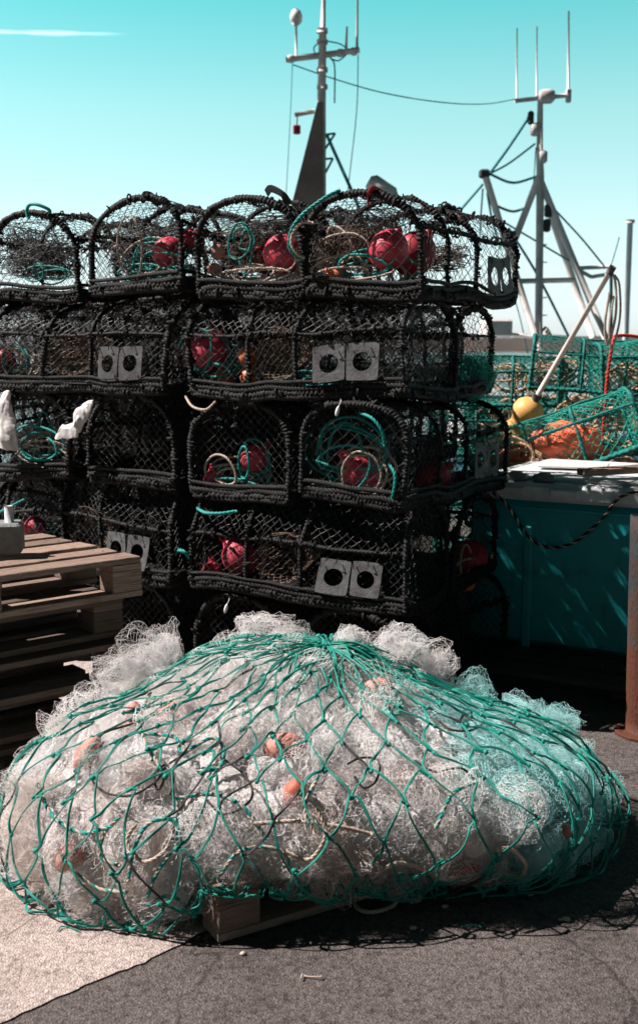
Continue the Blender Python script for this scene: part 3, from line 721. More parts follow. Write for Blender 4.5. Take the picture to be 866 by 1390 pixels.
# second layer right: green net bundle
# loose loops hanging
def ropeline(name, label, pts, m, r, cat='rope', striped=None, group=None, n=10, sag=None):
    P = spline(pts, n); mb = MB(); rope(mb, P, r, step=r*1.2, m=(0, 0, 1) if striped else (0, 0, 0))
    o = mb.build(name, [M[m], M[striped or m]], origin=pts[0]); tag(o, label, cat, group); return o
ropeline('teal_rope', 'teal rope bridging the two right-hand top creels with a knot', [onv(462, 258, .02), onv(445, 266, -.01), onv(430, 276, -.02), onv(410, 292, -.03), onv(396, 312, -.03), onv(393, 335, -.025), onv(402, 348, -.01), onv(412, 352, .02)], 'teal', .008)
ropeline('cream_rope', 'cream loop hanging beside the teal rope between the top creels', [onv(425, 303, .0), onv(410, 302, -.025), onv(398, 315, -.03), onv(396, 332, -.03), onv(404, 345, -.02), onv(414, 350, .0)], 'cream', .007)
ropeline('cream_rope', 'short grey-cream loop drooping from the second layer at centre left', [onv(252, 538, .02), onv(262, 552, -.03), onv(280, 556, -.035), onv(293, 545, 0)], 'cream', .006)
ropeline('teal_rope', 'short teal rope lying on the ledge above the fourth layer', [onv(268, 690, .02), onv(280, 696, -.03), onv(300, 697, -.03), onv(322, 694, 0)], 'teal', .008)
ropeline('teal_rope', 'stub of teal rope between the two fourth layer creels', [onv(240, 748, .02), onv(246, 747, -.02), onv(254, 752, -.02), onv(257, 758, .01)], 'teal', .009)
ropeline('teal_rope', 'teal rope arching over the corner creel in the third layer', [onv(488, 560, .0), onv(505, 568, -.02), onv(518, 585, -.02), onv(522, 605, 0)], 'teal', .007)
ropeline('teal_rope', 'teal rope dropping through the back of the corner creel, third layer', [onv(528, 630, .0), onv(536, 645, -.02), onv(534, 668, -.02), onv(528, 684, 0)], 'teal', .007)
ropeline('teal_rope', 'frayed teal rope behind the iron block on the pallets', [onv(-8, 700, .0), onv(10, 690, -.04), onv(22, 684, -.03), onv(34, 678, 0)], 'teal', .007)
# hook on leftmost top creel and red handles
hk = MB(); z0 = onv(42, 284, .02)
tube(hk, spline([onv(39, 297, .0), onv(37, 286, 0), onv(41, 278, 0), onv(52, 278, .0), onv(66, 284, .02), onv(69, 289, .03)], 6), .008, 8)
tag(hk.build('creel_hook', M['teal'], origin=z0), 'teal plastic hook lying over the leftmost top creel', 'hook')
def handle(pts, label, m='dred', w=.03):
    mb = MB(); P = spline(pts, 5)
    T, N, B = frames(P); s = [-w/2, w/2]
    V = []
    for i in range(len(P)):
        for (aa, bb) in ((-.5, -1), (.5, -1), (.5, 1), (-.5, 1)): V.append(P[i]+N[i]*aa*.006+B[i]*bb*w/2)
    n = len(P); f = [[i*4+j, i*4+(j+1) % 4, (i+1)*4+(j+1) % 4, (i+1)*4+j] for i in range(n-1) for j in range(4)]+[[0, 3, 2, 1], [n*4-4, n*4-3, n*4-2, n*4-1]]
    mb.add(V, f); o = mb.build('creel_strap', M[m], origin=pts[0], smooth=False); tag(o, label, 'strap'); return o
handle([onv(500, 280, -.02), onv(499, 266, -.03), onv(503, 257, -.01), onv(512, 260, .06), onv(528, 270, .15)], 'dark red rubber strap hooked over the arch of the corner top creel')
handle([onv(391, 276, .02), onv(384, 264, -.02), onv(368, 256, .02), onv(362, 262, .05)], 'black rubber strap and ring on the arch of the second top creel', 'rubber')
handle([onv(200, 272, -.02), onv(198, 264, -.01), onv(206, 264, .03), onv(214, 270, .06)], 'black rubber strap folded over the arch of the third top creel', 'rubber')
handle([onu(621, 296, .25), onu(628, 293, .25), onu(640, 298, .25)], 'small bright red clip on the ridge at the back of the corner top creel', 'red')
for (x, y, l_) in ((307, 826, 'small white toggle dangling below the red buoy in the fourth layer'), (458, 558, 'small white toggle dangling above the teal loops of the corner creel')):
    mb = MB(); p = onv(x, y, -.03); sphere(mb, (0, 0, 0), (.008, .008, .022), 12, 8); tube(mb, [[0, 0, .02], [.004, 0, .04], [0, .03, .05]], .0018, 5)
    o = mb.build('toggle', M['white']); o.location = Vector(p); o.rotation_euler = (0, R(15), 0); tag(o, l_, 'toggle')
# plastic bags
def bag(name, label, top, bot, wd, seed):
    """thin film bag: flattened, creased, gathered where it is caught at the top"""
    nu, nv = 90, 70; A = np.array(top); B = np.array(bot); V = []
    j, i = np.meshgrid(np.arange(nv), np.arange(nu), indexing='ij'); t = j/(nv-1); th = 2*math.pi*i/nu
    w_ = wd*(.28+.85*np.sin(np.clip(t*.9+.05, 0, 1)*math.pi*.62)**1.4)
    flat = .34*(1-.3*t)
    x = np.cos(th)*w_; y = np.sin(th)*w_*flat
    P = A+(B-A)*t[..., None]-EU*x[..., None]+EV*y[..., None]
    q = P*1.0
    rid = lambda s_, sd: 1-2*np.abs(nz(q, s_, sd))
    P = P+rid(14, seed)*.013*(.3+t[..., None])+rid(34, seed+1)*.0045+rid(80, seed+2)*.0012
    P = P-EU*(.012*np.sin(t*5+seed))[..., None]
    V = P.reshape(-1, 3); V = np.concatenate([V, [P[0].mean(0)]])
    f = [[a*nu+b, (a+1)*nu+b, (a+1)*nu+(b+1) % nu, a*nu+(b+1) % nu] for a in range(nv-1) for b in range(nu)]
    f += [[nv*nu, b, (b+1) % nu, -1] for b in range(nu)]
    mb = MB(); mb.add(V, f); o = mb.build(name, M['bag'], origin=top, smooth=True); tag(o, label, 'plastic bag', 'white bags hanging on the creels'); return o
bag('plastic_bag', 'white plastic bag hanging at the left picture edge', onv(8, 532, -.04), onv(3, 608, -.07), .075, 2)
bag('plastic_bag', 'crumpled white plastic bag hanging right of the rope tangle', onv(126, 543, -.03), onv(88, 596, -.07), .058, 5)

# ------------------------------------------------------------------ pallets
def pallet(mw, seed, Lp=1.2, Wp=.8):
    """origin at one corner, x along length, y along width"""
    rs = np.random.default_rng(seed); root = empty('wooden_pallet')
    for k in range(3):
        y = (.05, Wp/2, Wp-.05)[k]; mb = MB(); box(mb, (Lp/2, y, .011), (Lp, .1 if k != 1 else .12, .022), bev=.002); mb.build('bottom_board', mw, root, False)
        for x in (.06, Lp/2, Lp-.06):
            mb = MB(); box(mb, (x, y, .061), (.12, .098 if k != 1 else .118, .077), bev=.003); mb.build('block', mw, root, False)
    for x in (.06, Lp/2, Lp-.06):
        mb = MB(); box(mb, (x, Wp/2, .111), (.12 if x != Lp/2 else .13, Wp, .022), bev=.002); mb.build('stringer', mw, root, False)
    n = 5 if Wp < .9 else 7; ws = [.12, .1, .12, .1, .12]; ys = [.06, .22, .4, .58, Wp-.06]
    for y, w_ in zip(ys, ws):
        mb = MB(); box(mb, (Lp/2+rs.uniform(-.004, .004), y, .1335+rs.uniform(-.001, .002)), (Lp, w_, .022), bev=.002)
        for x in (.045, .075, Lp/2-.02, Lp/2+.02, Lp-.075, Lp-.045):
            sphere(mb, (x+rs.uniform(-.008, .008), y+rs.uniform(-w_*.35, w_*.35), .1452), (.0045, .0045, .0012), 8, 6, m=1)
        # ends chewed and uneven
        mb.v[0] = mb.v[0]+nz(mb.v[0], 40, seed)*[.006, .002, .0015]
        mb.build('deck_board', [mw, M['dark']], root, False)
    return root
pw = pallet(M['wood'], 1); pw2 = pallet(M['wood_shade'], 2); tag(pw2, '', 'pallet')
tag(pw, '', 'pallet')
corner = at(193, 750, 3.95)
ang = math.atan2(math.cos(R(50)), math.sin(R(50)))    # direction of the near edge, going right and back
ed = np.array([math.cos(ang), math.sin(ang), 0]); fd = np.array([-math.sin(ang), math.cos(ang), 0])
labs = ['top pallet of the stack with a sunlit deck and the iron block on it', 'second wooden pallet from the top of the stack', 'third wooden pallet from the top of the stack', 'fourth wooden pallet from the top, dark, just above the lowest', 'lowest wooden pallet of the stack, on the ground at the left edge']
PH = .15
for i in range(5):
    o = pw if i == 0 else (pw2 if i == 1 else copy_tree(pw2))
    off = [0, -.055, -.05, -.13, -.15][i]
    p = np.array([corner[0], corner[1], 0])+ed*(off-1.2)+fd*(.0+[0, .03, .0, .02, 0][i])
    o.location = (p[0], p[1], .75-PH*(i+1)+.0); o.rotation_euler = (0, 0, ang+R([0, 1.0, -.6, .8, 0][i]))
    if i == 0: o.rotation_euler.x = R(-1.5)
    o['label'] = labs[i]; o['group'] = 'stacked wooden pallets'
# iron block with peg
p = ground(2, 752, .755); rb = empty('iron_weight', (p[0]-.01, p[1]+.05, .752), (0, 0, R(8))); tag(rb, 'grey iron block with an upright peg standing on the top pallet', 'weight')
mb = MB(); box(mb, (0, 0, .056), (.15, .13, .112), bev=.008); mb.build('block', M['concrete_b'], rb, False)
mb = MB(); tube(mb, [[.03, 0, .11], [.03, 0, .165], [.03, 0, .172]], [.0165, .0165, .014], 20); mb.build('peg', M['lid'], rb)
# pallet under heap
pc = ground(297, 1283)
dk = (ground(466, 1233)-pc); ang2 = math.atan2(dk[1], dk[0])
hp = pallet(M['wood'], 3); hp.location = (pc[0], pc[1], .005); hp.rotation_euler = (0, 0, ang2)
tag(hp, 'wooden pallet under the net heap, one pale end block sunlit', 'pallet')
# ------------------------------------------------------------------ heap
ELL = [((-.10, 3.30, .21), (.52, .48, .35)), ((-.49, 3.10, .09), (.40, .38, .32)), ((.49, 3.25, .07), (.37, .34, .25)), ((.13, 3.15, .17), (.45, .36, .25)), ((-.28, 2.98, .14), (.33, .26, .18)), ((.24, 2.99, .25), (.40, .27, .13)), ((-.14, 2.98, .25), (.34, .25, .14))]
HC = np.array([.0, 3.22, .16])
pdx = np.array([math.cos(ang2), math.sin(ang2)]); pdy = np.array([-math.sin(ang2), math.cos(ang2)])
def floor_z(p):
    q = p[..., :2]-pc[:2]; x = q@pdx; y = q@pdy
    inside = np.minimum(np.minimum(x+.02, 1.22-x), np.minimum(y+.02, .82-y))
    return .03+.125*np.clip(inside/.05+.6, 0, 1)
def sdf(p):
    k = .05; acc = 0; bump = .013*nz(p, 6, 2)[..., 0]+.008*nz(p, 15, 5)[..., 1]
    for c_, r_ in ELL:
        d = (np.linalg.norm((p-np.array(c_))/np.array(r_), axis=-1)-1)*min(r_)
        acc = acc+np.exp(-d/k)
    return -k*np.log(acc)+bump
def surf(D):
    D = D/np.linalg.norm(D, axis=-1)[..., None]
    lo = np.full(D.shape[:-1], .02); hi = np.full(D.shape[:-1], 1.6)
    for _ in range(26):
        mid = (lo+hi)/2; v = sdf(HC+D*mid[..., None]) < 0
        lo = np.where(v, mid, lo); hi = np.where(v, hi, mid)
    p = HC+D*lo[..., None]
    p[..., 2] = np.maximum(p[..., 2], floor_z(p))
    return p
def normal_at(p):
    e = .004; g_ = np.stack([sdf(p+np.eye(3)[i]*e)-sdf(p-np.eye(3)[i]*e) for i in range(3)], -1)
    return g_/(np.linalg.norm(g_, axis=-1)[..., None]+1e-9)
heap = empty('fine_net_heap', (HC[0], HC[1], 0)); tag(heap, 'big heap of white and pinkish fine monofilament net, teal toward its right end', 'fishing net')
O0 = np.array([HC[0], HC[1], 0])
# lumpy inner mass
nu, nv = 200, 90; u = np.arange(nu)*2*math.pi/nu; v = np.linspace(.01, math.pi-.01, nv)
D = np.stack([np.sin(v)[:, None]*np.cos(u), np.sin(v)[:, None]*np.sin(u), np.cos(v)[:, None]+0*u], -1)
Pc = surf(D); Nn = normal_at(Pc)
Pc = Pc-Nn*.035+Nn*(nz(Pc, 14, 3)[..., :1]*.018+nz(Pc, 45, 4)[..., :1]*.006)
Pc[..., 2] = np.maximum(Pc[..., 2], floor_z(Pc)-.0)
V = Pc.reshape(-1, 3)
f = np.array([[j*nu+i, (j+1)*nu+i, (j+1)*nu+(i+1) % nu, j*nu+(i+1) % nu] for j in range(nv-1) for i in range(nu)])
cx_ = V[f].mean(1); tealmask = (cx_[:, 0]+.35*cx_[:, 1]+.1*nz(cx_, 6)[:, 0] > 1.45)
mb = MB(); mb.add(V, f[~tealmask]); mb.n = 0; mb2 = MB()
mb.v = [V]; mb.f = [np.concatenate([f[~tealmask], f[tealmask]])]; mb.m = [np.concatenate([np.zeros((~tealmask).sum()), np.ones(tealmask.sum())])]
mb.v = [V-O0]; mb.build('packed_net', [M['core'], M['core_t']], heap)
def puff(c, rad, n1, n2, seed, layers=3, rough=.22, squash=None):
    rs = np.random.default_rng(seed); As, Bs = [], []
    Q = np.linalg.qr(rs.normal(size=(3, 3)))[0]
    for l in range(layers):
        sc = 1-.16*l
        k, m = np.meshgrid(np.arange(n2+1), np.arange(n1), indexing='ij')
        th = (m+.5*(k % 2))*2*math.pi/n1+rs.uniform(0, 6); ph = .12+(math.pi-.24)*k/n2
        P = np.stack([np.sin(ph)*np.cos(th), np.sin(ph)*np.sin(th), np.cos(ph)], -1)
        P = P*(1+rough*nz(P, 2.2, seed+l)[..., :1]+.5*rough*nz(P, 6, seed+l+9)[..., :1])+nz(P, 11, seed+l)*rough*.22
        P = (P*rad*sc) @ Q.T + c
        a = P[:-1]; up0 = P[1:]; up1 = np.where((k[:-1] % 2 == 0)[..., None], np.roll(P[1:], 1, 1), np.roll(P[1:], -1, 1))
        As += [a.reshape(-1, 3)]*2; Bs += [up0.reshape(-1, 3), up1.reshape(-1, 3)]
    return np.concatenate(As), np.concatenate(Bs)
gb = MB(); pcb = onu(640, 512, .16)
for q_ in range(4):
    A, B = puff(pcb, np.array([.115, .115, .105])*(1-.14*q_), 34, 24, 900+q_, 1, .16); edges(gb, A, B, .0013)
tag(gb.build('net_bundle', M['gnet'], origin=pcb), 'bunched green netting inside the back right creel of the second layer', 'net bundle')
groups = {'w': MB(), 't': MB(), 'b': MB()}
rs = np.random.default_rng(21)
Dr = rs.normal(size=(900, 3)); Dr[:, 0] *= 1.5; Dr = Dr[Dr[:, 2] > -.5*np.linalg.norm(Dr, axis=1)]
Pp = surf(Dr); keepP = []
for p in Pp:
    if all(np.linalg.norm(p-q) > .062 for q in keepP): keepP.append(p)
keepP = np.array(keepP); Np = normal_at(keepP)
print('puffs', len(keepP))
for i, (p, n) in enumerate(zip(keepP, Np)):
    if n[1] > .75 and n[2] < .5: continue
    big = rs.random(); rad = rs.uniform(.045, .085)
    tq = p[0]+.35*p[1]+rs.normal(0, .06)
    key = 't' if tq > 1.42 else ('b' if (p[2] < .28+rs.normal(0, .06) and rs.random() < .4) else 'w')
    nA = int(rs.integers(30, 42))
    c_ = p-n*(rad*.62)
    A, B = puff(c_+n*.002, rad*rs.uniform([1.1, .8, .6], [1.9, 1.2, .9]) if tq < 1.5 else rad*np.array([1.1, 1, 1]), nA, int(nA*.7), 100+i, 2, .3 if tq < 1.5 else .16)
    A[:, 2] = np.maximum(A[:, 2], .012); B[:, 2] = np.maximum(B[:, 2], .012)
    th_ = nz(A, 30, i)[:, 0] > .22
    edges(groups[key], A[~th_], B[~th_], .00024); edges(groups[key], A[th_], B[th_], .00055)
# loose curls of filament
rs = np.random.default_rng(77)
Dl = rs.normal(size=(7500, 3)); Dl[:, 0] *= 1.6; Dl[:, 1] -= .5; Dl = Dl[Dl[:, 2] > -.45*np.linalg.norm(Dl, axis=1)]
Pl = surf(Dl); Nl = normal_at(Pl)
t = np.linspace(0, 1, 12)
for key in 'wtb':
    tq = Pl[:, 0]+.35*Pl[:, 1]+rs.normal(0, .08, len(Pl))
    sel = (tq > 1.42) if key == 't' else ((tq <= 1.42) & ((Pl[:, 2] < .2) if key == 'b' else (Pl[:, 2] >= .2)))
    P_, N_ = Pl[sel], Nl[sel]; n = len(P_)
    rr = rs.uniform(.006, .04, n)[:, None]; a0 = rs.uniform(0, 6.28, n)[:, None]; span = rs.uniform(2, 6, n)[:, None]
    t1 = np.cross(N_, rs.normal(size=(n, 3))); t1 /= np.linalg.norm(t1, axis=1)[:, None]; t2 = np.cross(N_, t1)
    an = a0+span*t[None]
    C = P_[:, None]+rr[..., None]*(np.cos(an)[..., None]*t1[:, None]+np.sin(an)[..., None]*t2[:, None]*.7)+N_[:, None]*(rs.uniform(-.01, .012, n)[:, None]+.01*np.sin(an*1.7+a0))[..., None]
    C[..., 2] = np.maximum(C[..., 2], .01)
    edges(groups[key], C[:, :-1].reshape(-1, 3), C[:, 1:].reshape(-1, 3), .00045)
# airy wisps standing off the heap
for i, (x, y, Y, rad, key, nA) in enumerate(((205, 905, 3.42, .085, 'w', 34), (178, 925, 3.38, .085, 'w', 34), (128, 968, 3.28, .075, 'w', 30), (222, 888, 3.5, .07, 'w', 28), (90, 1000, 3.2, .08, 'w', 22),
      (355, 868, 3.5, .085, 'w', 30), (395, 874, 3.42, .06, 'w', 26), (470, 876, 3.42, .06, 'w', 26), (560, 893, 3.45, .08, 'w', 30), (590, 912, 3.45, .07, 'w', 24), (530, 880, 3.4, .07, 'w', 22), (645, 945, 3.4, .06, 't', 22),
      (700, 968, 3.4, .06, 't', 24), (740, 990, 3.4, .06, 't', 24), (762, 978, 3.5, .05, 't', 18), (785, 1040, 3.3, .06, 't', 22), (806, 1075, 3.25, .06, 't', 22), (806, 1088, 3.2, .055, 't', 24), (798, 1125, 3.15, .05, 't', 22), (780, 1110, 3.05, .07, 't', 22),
      (50, 1070, 3.1, .06, 'w', 24), (34, 1115, 3.05, .06, 'w', 24), (52, 1160, 2.97, .06, 'w', 24), (75, 1195, 2.88, .06, 'b', 24), (130, 1225, 2.82, .05, 'b', 22), (180, 1235, 2.78, .05, 'b', 22), (60, 1040, 3.15, .07, 'w', 22))):
    c_ = at(x, y, Y); nA = int(nA*1.3); A, B = puff(c_, rad*np.array([1.3, .8, .95]), nA, int(nA*.75), 500+i, 3, .45)
    A[:, 2] = np.maximum(A[:, 2], .01); B[:, 2] = np.maximum(B[:, 2], .01)
    edges(groups[key], A, B, .00034)
for key, nm in (('w', 'white_net'), ('t', 'teal_net'), ('b', 'brown_net')):
    mb = groups[key]; mb.v = [v-O0 for v in mb.v]
    o = mb.build(nm, M['fine_'+key], heap, smooth=True)
# cover net
NA, NR = 42, 12
GT = np.array([.02, 3.34])   # gather point on plan
Gp = surf(np.array([[GT[0]-HC[0], GT[1]-HC[1], .45]]))[0]
Gd = (Gp-HC)/np.linalg.norm(Gp-HC)
th_t = np.linspace(0, 2*math.pi, 721)
eq = surf(np.stack([np.cos(th_t), np.sin(th_t), 0*th_t-.05], -1)); cl = np.concatenate([[0], np.cumsum(np.linalg.norm(np.diff(eq, axis=0), axis=1))])
rs = np.random.default_rng(9)
def merid(th, n=80):
    e = np.array([math.cos(th), math.sin(th), -.42]); e /= np.linalg.norm(e)
    t = np.linspace(0, 1, n)[:, None]; om = math.acos(np.clip(Gd@e, -1, 1))
    Dm = (np.sin((1-t)*om)*Gd+np.sin(t*om)*e)/math.sin(om)
    Pm = surf(Dm); L = np.concatenate([[0], np.cumsum(np.linalg.norm(np.diff(Pm, axis=0), axis=1))])
    return Pm, L
nodes = np.zeros((NR+1, NA, 3))
fr = np.array([.012, .12, .22, .315, .40, .48, .555, .63, .705, .78, .855, .925, .985])
MERC = {}
def netpoint(k, j):
    """k real ring index, j real angular index"""
    s = (j % NA)/NA*cl[-1]; th = float(np.interp(s, cl, th_t))
    key = round(th, 4)
    if key not in MERC: MERC[key] = merid(th)
    Pm, L = MERC[key]; q = float(np.interp(k, np.arange(NR+1), fr)); q = min(q, .995)*L[-1]
    return np.array([np.interp(q, L, Pm[:, i]) for i in range(3)])
jit = rs.normal(0, .05, (NR+1, NA, 2))
def nodepos(k, j):
    j = j % NA; a, b = jit[k, j]
    return netpoint(min(NR, max(0, k+a*.9)), j+.5*(k % 2)+b*.9+.2*math.sin(j*.5+k*.3))
NP = np.array([[nodepos(k, j) for j in range(NA)] for k in range(NR+1)])
Nf = normal_at(NP.reshape(-1, 3)).reshape(NP.shape)
NP = NP+Nf*.040
NP[..., 2] = np.maximum(NP[..., 2], .02)
cov = empty('cover_net', (Gp[0], Gp[1], 0)); tag(cov, 'green large-mesh net drawn over the white heap and gathered on top', 'fishing net')
OC = np.array([Gp[0], Gp[1], 0])
mb = MB()
def strand(a, b, n, r, m, sl):
    t = np.linspace(0, 1, n)[:, None]; l = np.linalg.norm(b-a)
    P = a+(b-a)*t
    D = P-HC; Sp = surf(D); N_ = normal_at(Sp); P = Sp+N_*.040
    side = rs.normal(0, 1, 3)*sl*l; P = P+np.sin(math.pi*t)*side+np.sin(math.pi*t)*np.array([0, 0, -1])*.07*l*rs.uniform(.3, 1.2)+np.sin(2*math.pi*t)*rs.normal(0, 1, 3)*.025*l
    P[0], P[-1] = a, b
    dd = sdf(P); N2 = normal_at(P); P = P+N2*np.maximum(0, .034-dd)[:, None]
    P[0], P[-1] = a, b; P[:, 2] = np.maximum(P[:, 2], .012)
    return P
for k in range(NR):
    for j in range(NA):
        for dj in (0, 1):
            jj = j+dj-1 if k % 2 == 0 else j+dj
            a, b = NP[k, j], NP[k+1, jj % NA]
            P = strand(a, b, 10, 0, 0, .045)
            blk = 1 if (rs.random() < .05) else 0
            r_ = rs.uniform(.0025, .0034) if k > 1 else .0021
            # two thin yarns side by side, slightly twisted
            T, N_, B_ = frames(P); ph = np.linspace(0, rs.uniform(1, 4), len(P))[:, None]+rs.uniform(0, 6)
            for sg in (-1, 1):
                tube(mb, P+sg*(np.cos(ph)*N_+np.sin(ph)*B_)*r_*.55, r_*.72, 5, m=blk, caps=False)
for k in range(1, NR+1):
    for j in range(NA):
        sphere(mb, NP[k, j], np.array([.0075, .0065, .0068])*rs.uniform(.8, 1.2), 8, 6, fn=lambda D: 1+.18*np.sin(7*D[:, 0]+5*D[:, 2]), rot=rotz(rs.uniform(0, 3)))
mb.v = [v-OC for v in mb.v]; mb.build('mesh', [M['grope'], M['brope']], cov)
# gather knot and bunched strands
mb = MB()
for i in range(46):
    th = rs.uniform(-2.6, 1.1); l = rs.uniform(.1, .45)
    e = Gp+np.array([math.cos(th), math.sin(th), 0])*l; e = surf((e-HC)[None])[0]
    P = strand(Gp+rs.normal(0, .012, 3)+[0, 0, .02], e+normal_at(e[None])[0]*.012, 12, 0, 0, .05); P[:, 2] += .012*np.sin(np.linspace(0, math.pi, 12))
    tube(mb, P, .0032, 5)
for i in range(9):
    rot_ = rs.uniform(0, 3); q = [Gp+[0, 0, .022]+np.array([.036*math.cos(t)*math.cos(rot_), .036*math.cos(t)*math.sin(rot_), .026*math.sin(t)])*rs.uniform(.8, 1.1) for t in np.linspace(0, 6.28, 13)[:-1]]
    tube(mb, spline(q, 3, True), .0055, 6, True)
mb.v = [v-OC for v in mb.v]; mb.build('gather', [M['grope']], cov)
def onheap(px, py, off=.02):
    """point of the heap's surface seen at a pixel"""
    d = ray(px, py); d = d/np.linalg.norm(d); t = 2.0
    for _ in range(200):
        s_ = float(sdf((CAM+d*t)[None])[0]); 
        if s_ < .001: break
        t += max(.002, s_*.7)
        if t > 4.5: break
    p = CAM+d*t; n = normal_at(p[None])[0]; return p+n*off
def heapline(name, label, pix, m, r, off=.03, striped=None, group=None, cat='rope'):
    pts = [onheap(x, y, off) for x, y in pix]; return ropeline(name, label, pts, m, r, cat, striped, group, 8)
heapline('lashing_rope', 'pale green three-strand rope running from the gather to the salmon float', [(405, 866), (430, 878), (460, 895), (500, 912), (528, 925), (538, 945), (526, 962), (520, 975), (530, 985), (543, 975), (536, 960)], 'aqua', .009, .03)
heapline('lashing_rope', 'bright green rope over the upper right of the heap', [(410, 862), (450, 878), (520, 890), (575, 905), (610, 930), (640, 940)], 'grope', .006, .028)
for i, pix in enumerate([[(145, 1015), (130, 1050), (145, 1078), (180, 1085), (210, 1068), (230, 1045), (262, 1025)], [(205, 1040), (222, 1060), (216, 1080), (208, 1062), (225, 1045), (240, 1060), (232, 1085)],
        [(470, 1045), (490, 1035), (512, 1040), (510, 1065), (490, 1075), (478, 1060)], [(590, 985), (610, 1000), (640, 1000), (655, 985), (640, 975), (622, 985), (630, 1010)],
        [(620, 920), (640, 915), (665, 925), (690, 960), (685, 985), (705, 975)], [(300, 1035), (335, 1060), (340, 1090), (310, 1108), (280, 1090)], [(560, 1040), (590, 1055), (620, 1050), (640, 1065)]]):
    heapline('mending_cord', ['black cord curving by the big salmon float at the left', 'knotted black cord left of the heap centre', 'small black cord loop at the heap centre', 'black cord snarl right of the heap centre', 'black cord snarl near the top right of the heap', 'dark cord ring on the left half of the heap', 'short black cord low right of the heap centre'][i], pix, 'brope', .0035, .022, cat='cord')
lines = [[(182, 1190), (190, 1150), (205, 1120), (235, 1115), (240, 1145), (215, 1180), (205, 1210)], [(168, 1110), (150, 1130), (145, 1160), (170, 1170)], [(190, 1120), (180, 1140), (200, 1165), (228, 1150), (240, 1120)],
         [(195, 1005), (240, 1010), (250, 1030), (290, 1010), (305, 1025), (300, 1050), (270, 1055)], [(210, 950), (195, 985), (200, 1020), (225, 1060)], [(340, 1120), (400, 1115), (450, 1120), (500, 1128)], [(205, 1222), (225, 1210), (245, 1215), (250, 1228)],
         [(90, 960), (130, 935), (160, 945)], [(385, 1150), (420, 1160), (440, 1130), (430, 1100)], [(590, 1120), (610, 1085), (640, 1070)], [(430, 1060), (415, 1100), (428, 1130)], [(660, 1150), (690, 1140), (710, 1160), (700, 1180), (680, 1175)],
         [(60, 1070), (80, 1110), (120, 1130), (160, 1120)], [(300, 1180), (330, 1150), (380, 1150), (400, 1180)], [(500, 1180), (540, 1160), (580, 1170)], [(240, 1090), (290, 1085), (330, 1100), (360, 1140)], [(110, 1180), (140, 1200), (180, 1205)]]
ln = ['looped cream and teal float line near the bottom left', 'short float line left of the bottom loop', 'float line crossing the bottom loop', 'float line in a ring left of centre', 'float line running down beside the left floats', 'float line across the middle front', 'float line curl at the lowest left fold', 'float line over the upper left fringe', 'float line hook low at the centre', 'float line in the right-hand shade', 'float line just right of centre', 'float line ring at the right foot of the heap', 'float line sweeping across the left flank', 'float line low above the pallet end', 'float line in the shadow above the pallet', 'long float line over the front left bulge', 'float line at the bottom left foot']
for i, pix in enumerate(lines):
    heapline('float_line', ln[i], pix, 'cream' if i % 3 else 'teal', .0058, .026, striped='cream' if i % 3 == 0 else 'teal' if i % 3 == 1 else None, group='float lines in the net heap')
# rope end hanging on ground
ropeline('cream_rope', 'loose cream rope end looping onto the asphalt below the heap', [onheap(508, 1165, .03), at(538, 1180, 2.86), at(541, 1205, 2.82), ground(535, 1228, .01), ground(505, 1238, .01), ground(484, 1232, .01), at(482, 1215, 2.83), at(497, 1200, 2.86)], 'cream', .006)
# floats in heap
def nfloat(px, py, l, r, ang_, label, m='pink', off=.0, tilt=0):
    p = onheap(px, py, off); mb = MB()
    sphere(mb, (0, 0, 0), (r, r, l/2), 22, 16, fn=lambda D: 1+.03*nz(D, 3, px)[:, 0])
    for s_ in (-1, 1): tube(mb, [[r*.22*math.cos(t), r*.22*math.sin(t), s_*l*.49] for t in np.linspace(0, 6.28, 9)[:-1]], r*.09, 5, True)
    o = mb.build('net_float', M[m]); o.location = Vector(p)
    rt = Matrix.Rotation(R(ang_), 4, 'Y') @ Matrix.Rotation(R(tilt), 4, 'X'); o.rotation_euler = rt.to_euler()
    tag(o, label, 'float', 'floats in the net heap'); return o
nfloat(121, 1026, .115, .031, 33, 'big salmon egg-shaped float at the left of the heap', 'pink', .008)
nfloat(182, 970, .07, .022, 15, 'small salmon float near the upper left of the heap', 'pink', .004)
nfloat(175, 985, .05, .017, 60, 'tiny salmon float just under the small upper left one', 'pink', .0)
nfloat(510, 940, .09, .034, 80, 'salmon float by the pale green rope, right of the gather', 'pink', .012)
nfloat(238, 965, .11, .04, 100, 'pale pink float veiled by netting, upper left middle', 'pink', -.012)
nfloat(385, 1010, .11, .04, 80, 'pink float veiled by netting at the heap centre', 'pink', -.014)
nfloat(628, 1180, .09, .03, 75, 'coral float at the foot of the heap on the right', 'coral', .004)
nfloat(775, 1015, .06, .022, 95, 'small coral float under teal netting near the right end', 'coral', .0)
nfloat(400, 1075, .08, .03, 20, 'coral float half buried low at the centre', 'coral', -.006)
nfloat(760, 1130, .07, .026, 95, 'coral float buried at the right foot of the heap', 'coral', -.006)
nfloat(90, 1165, .09, .035, 40, 'pale pink float buried at the bottom left', 'pink', -.012)

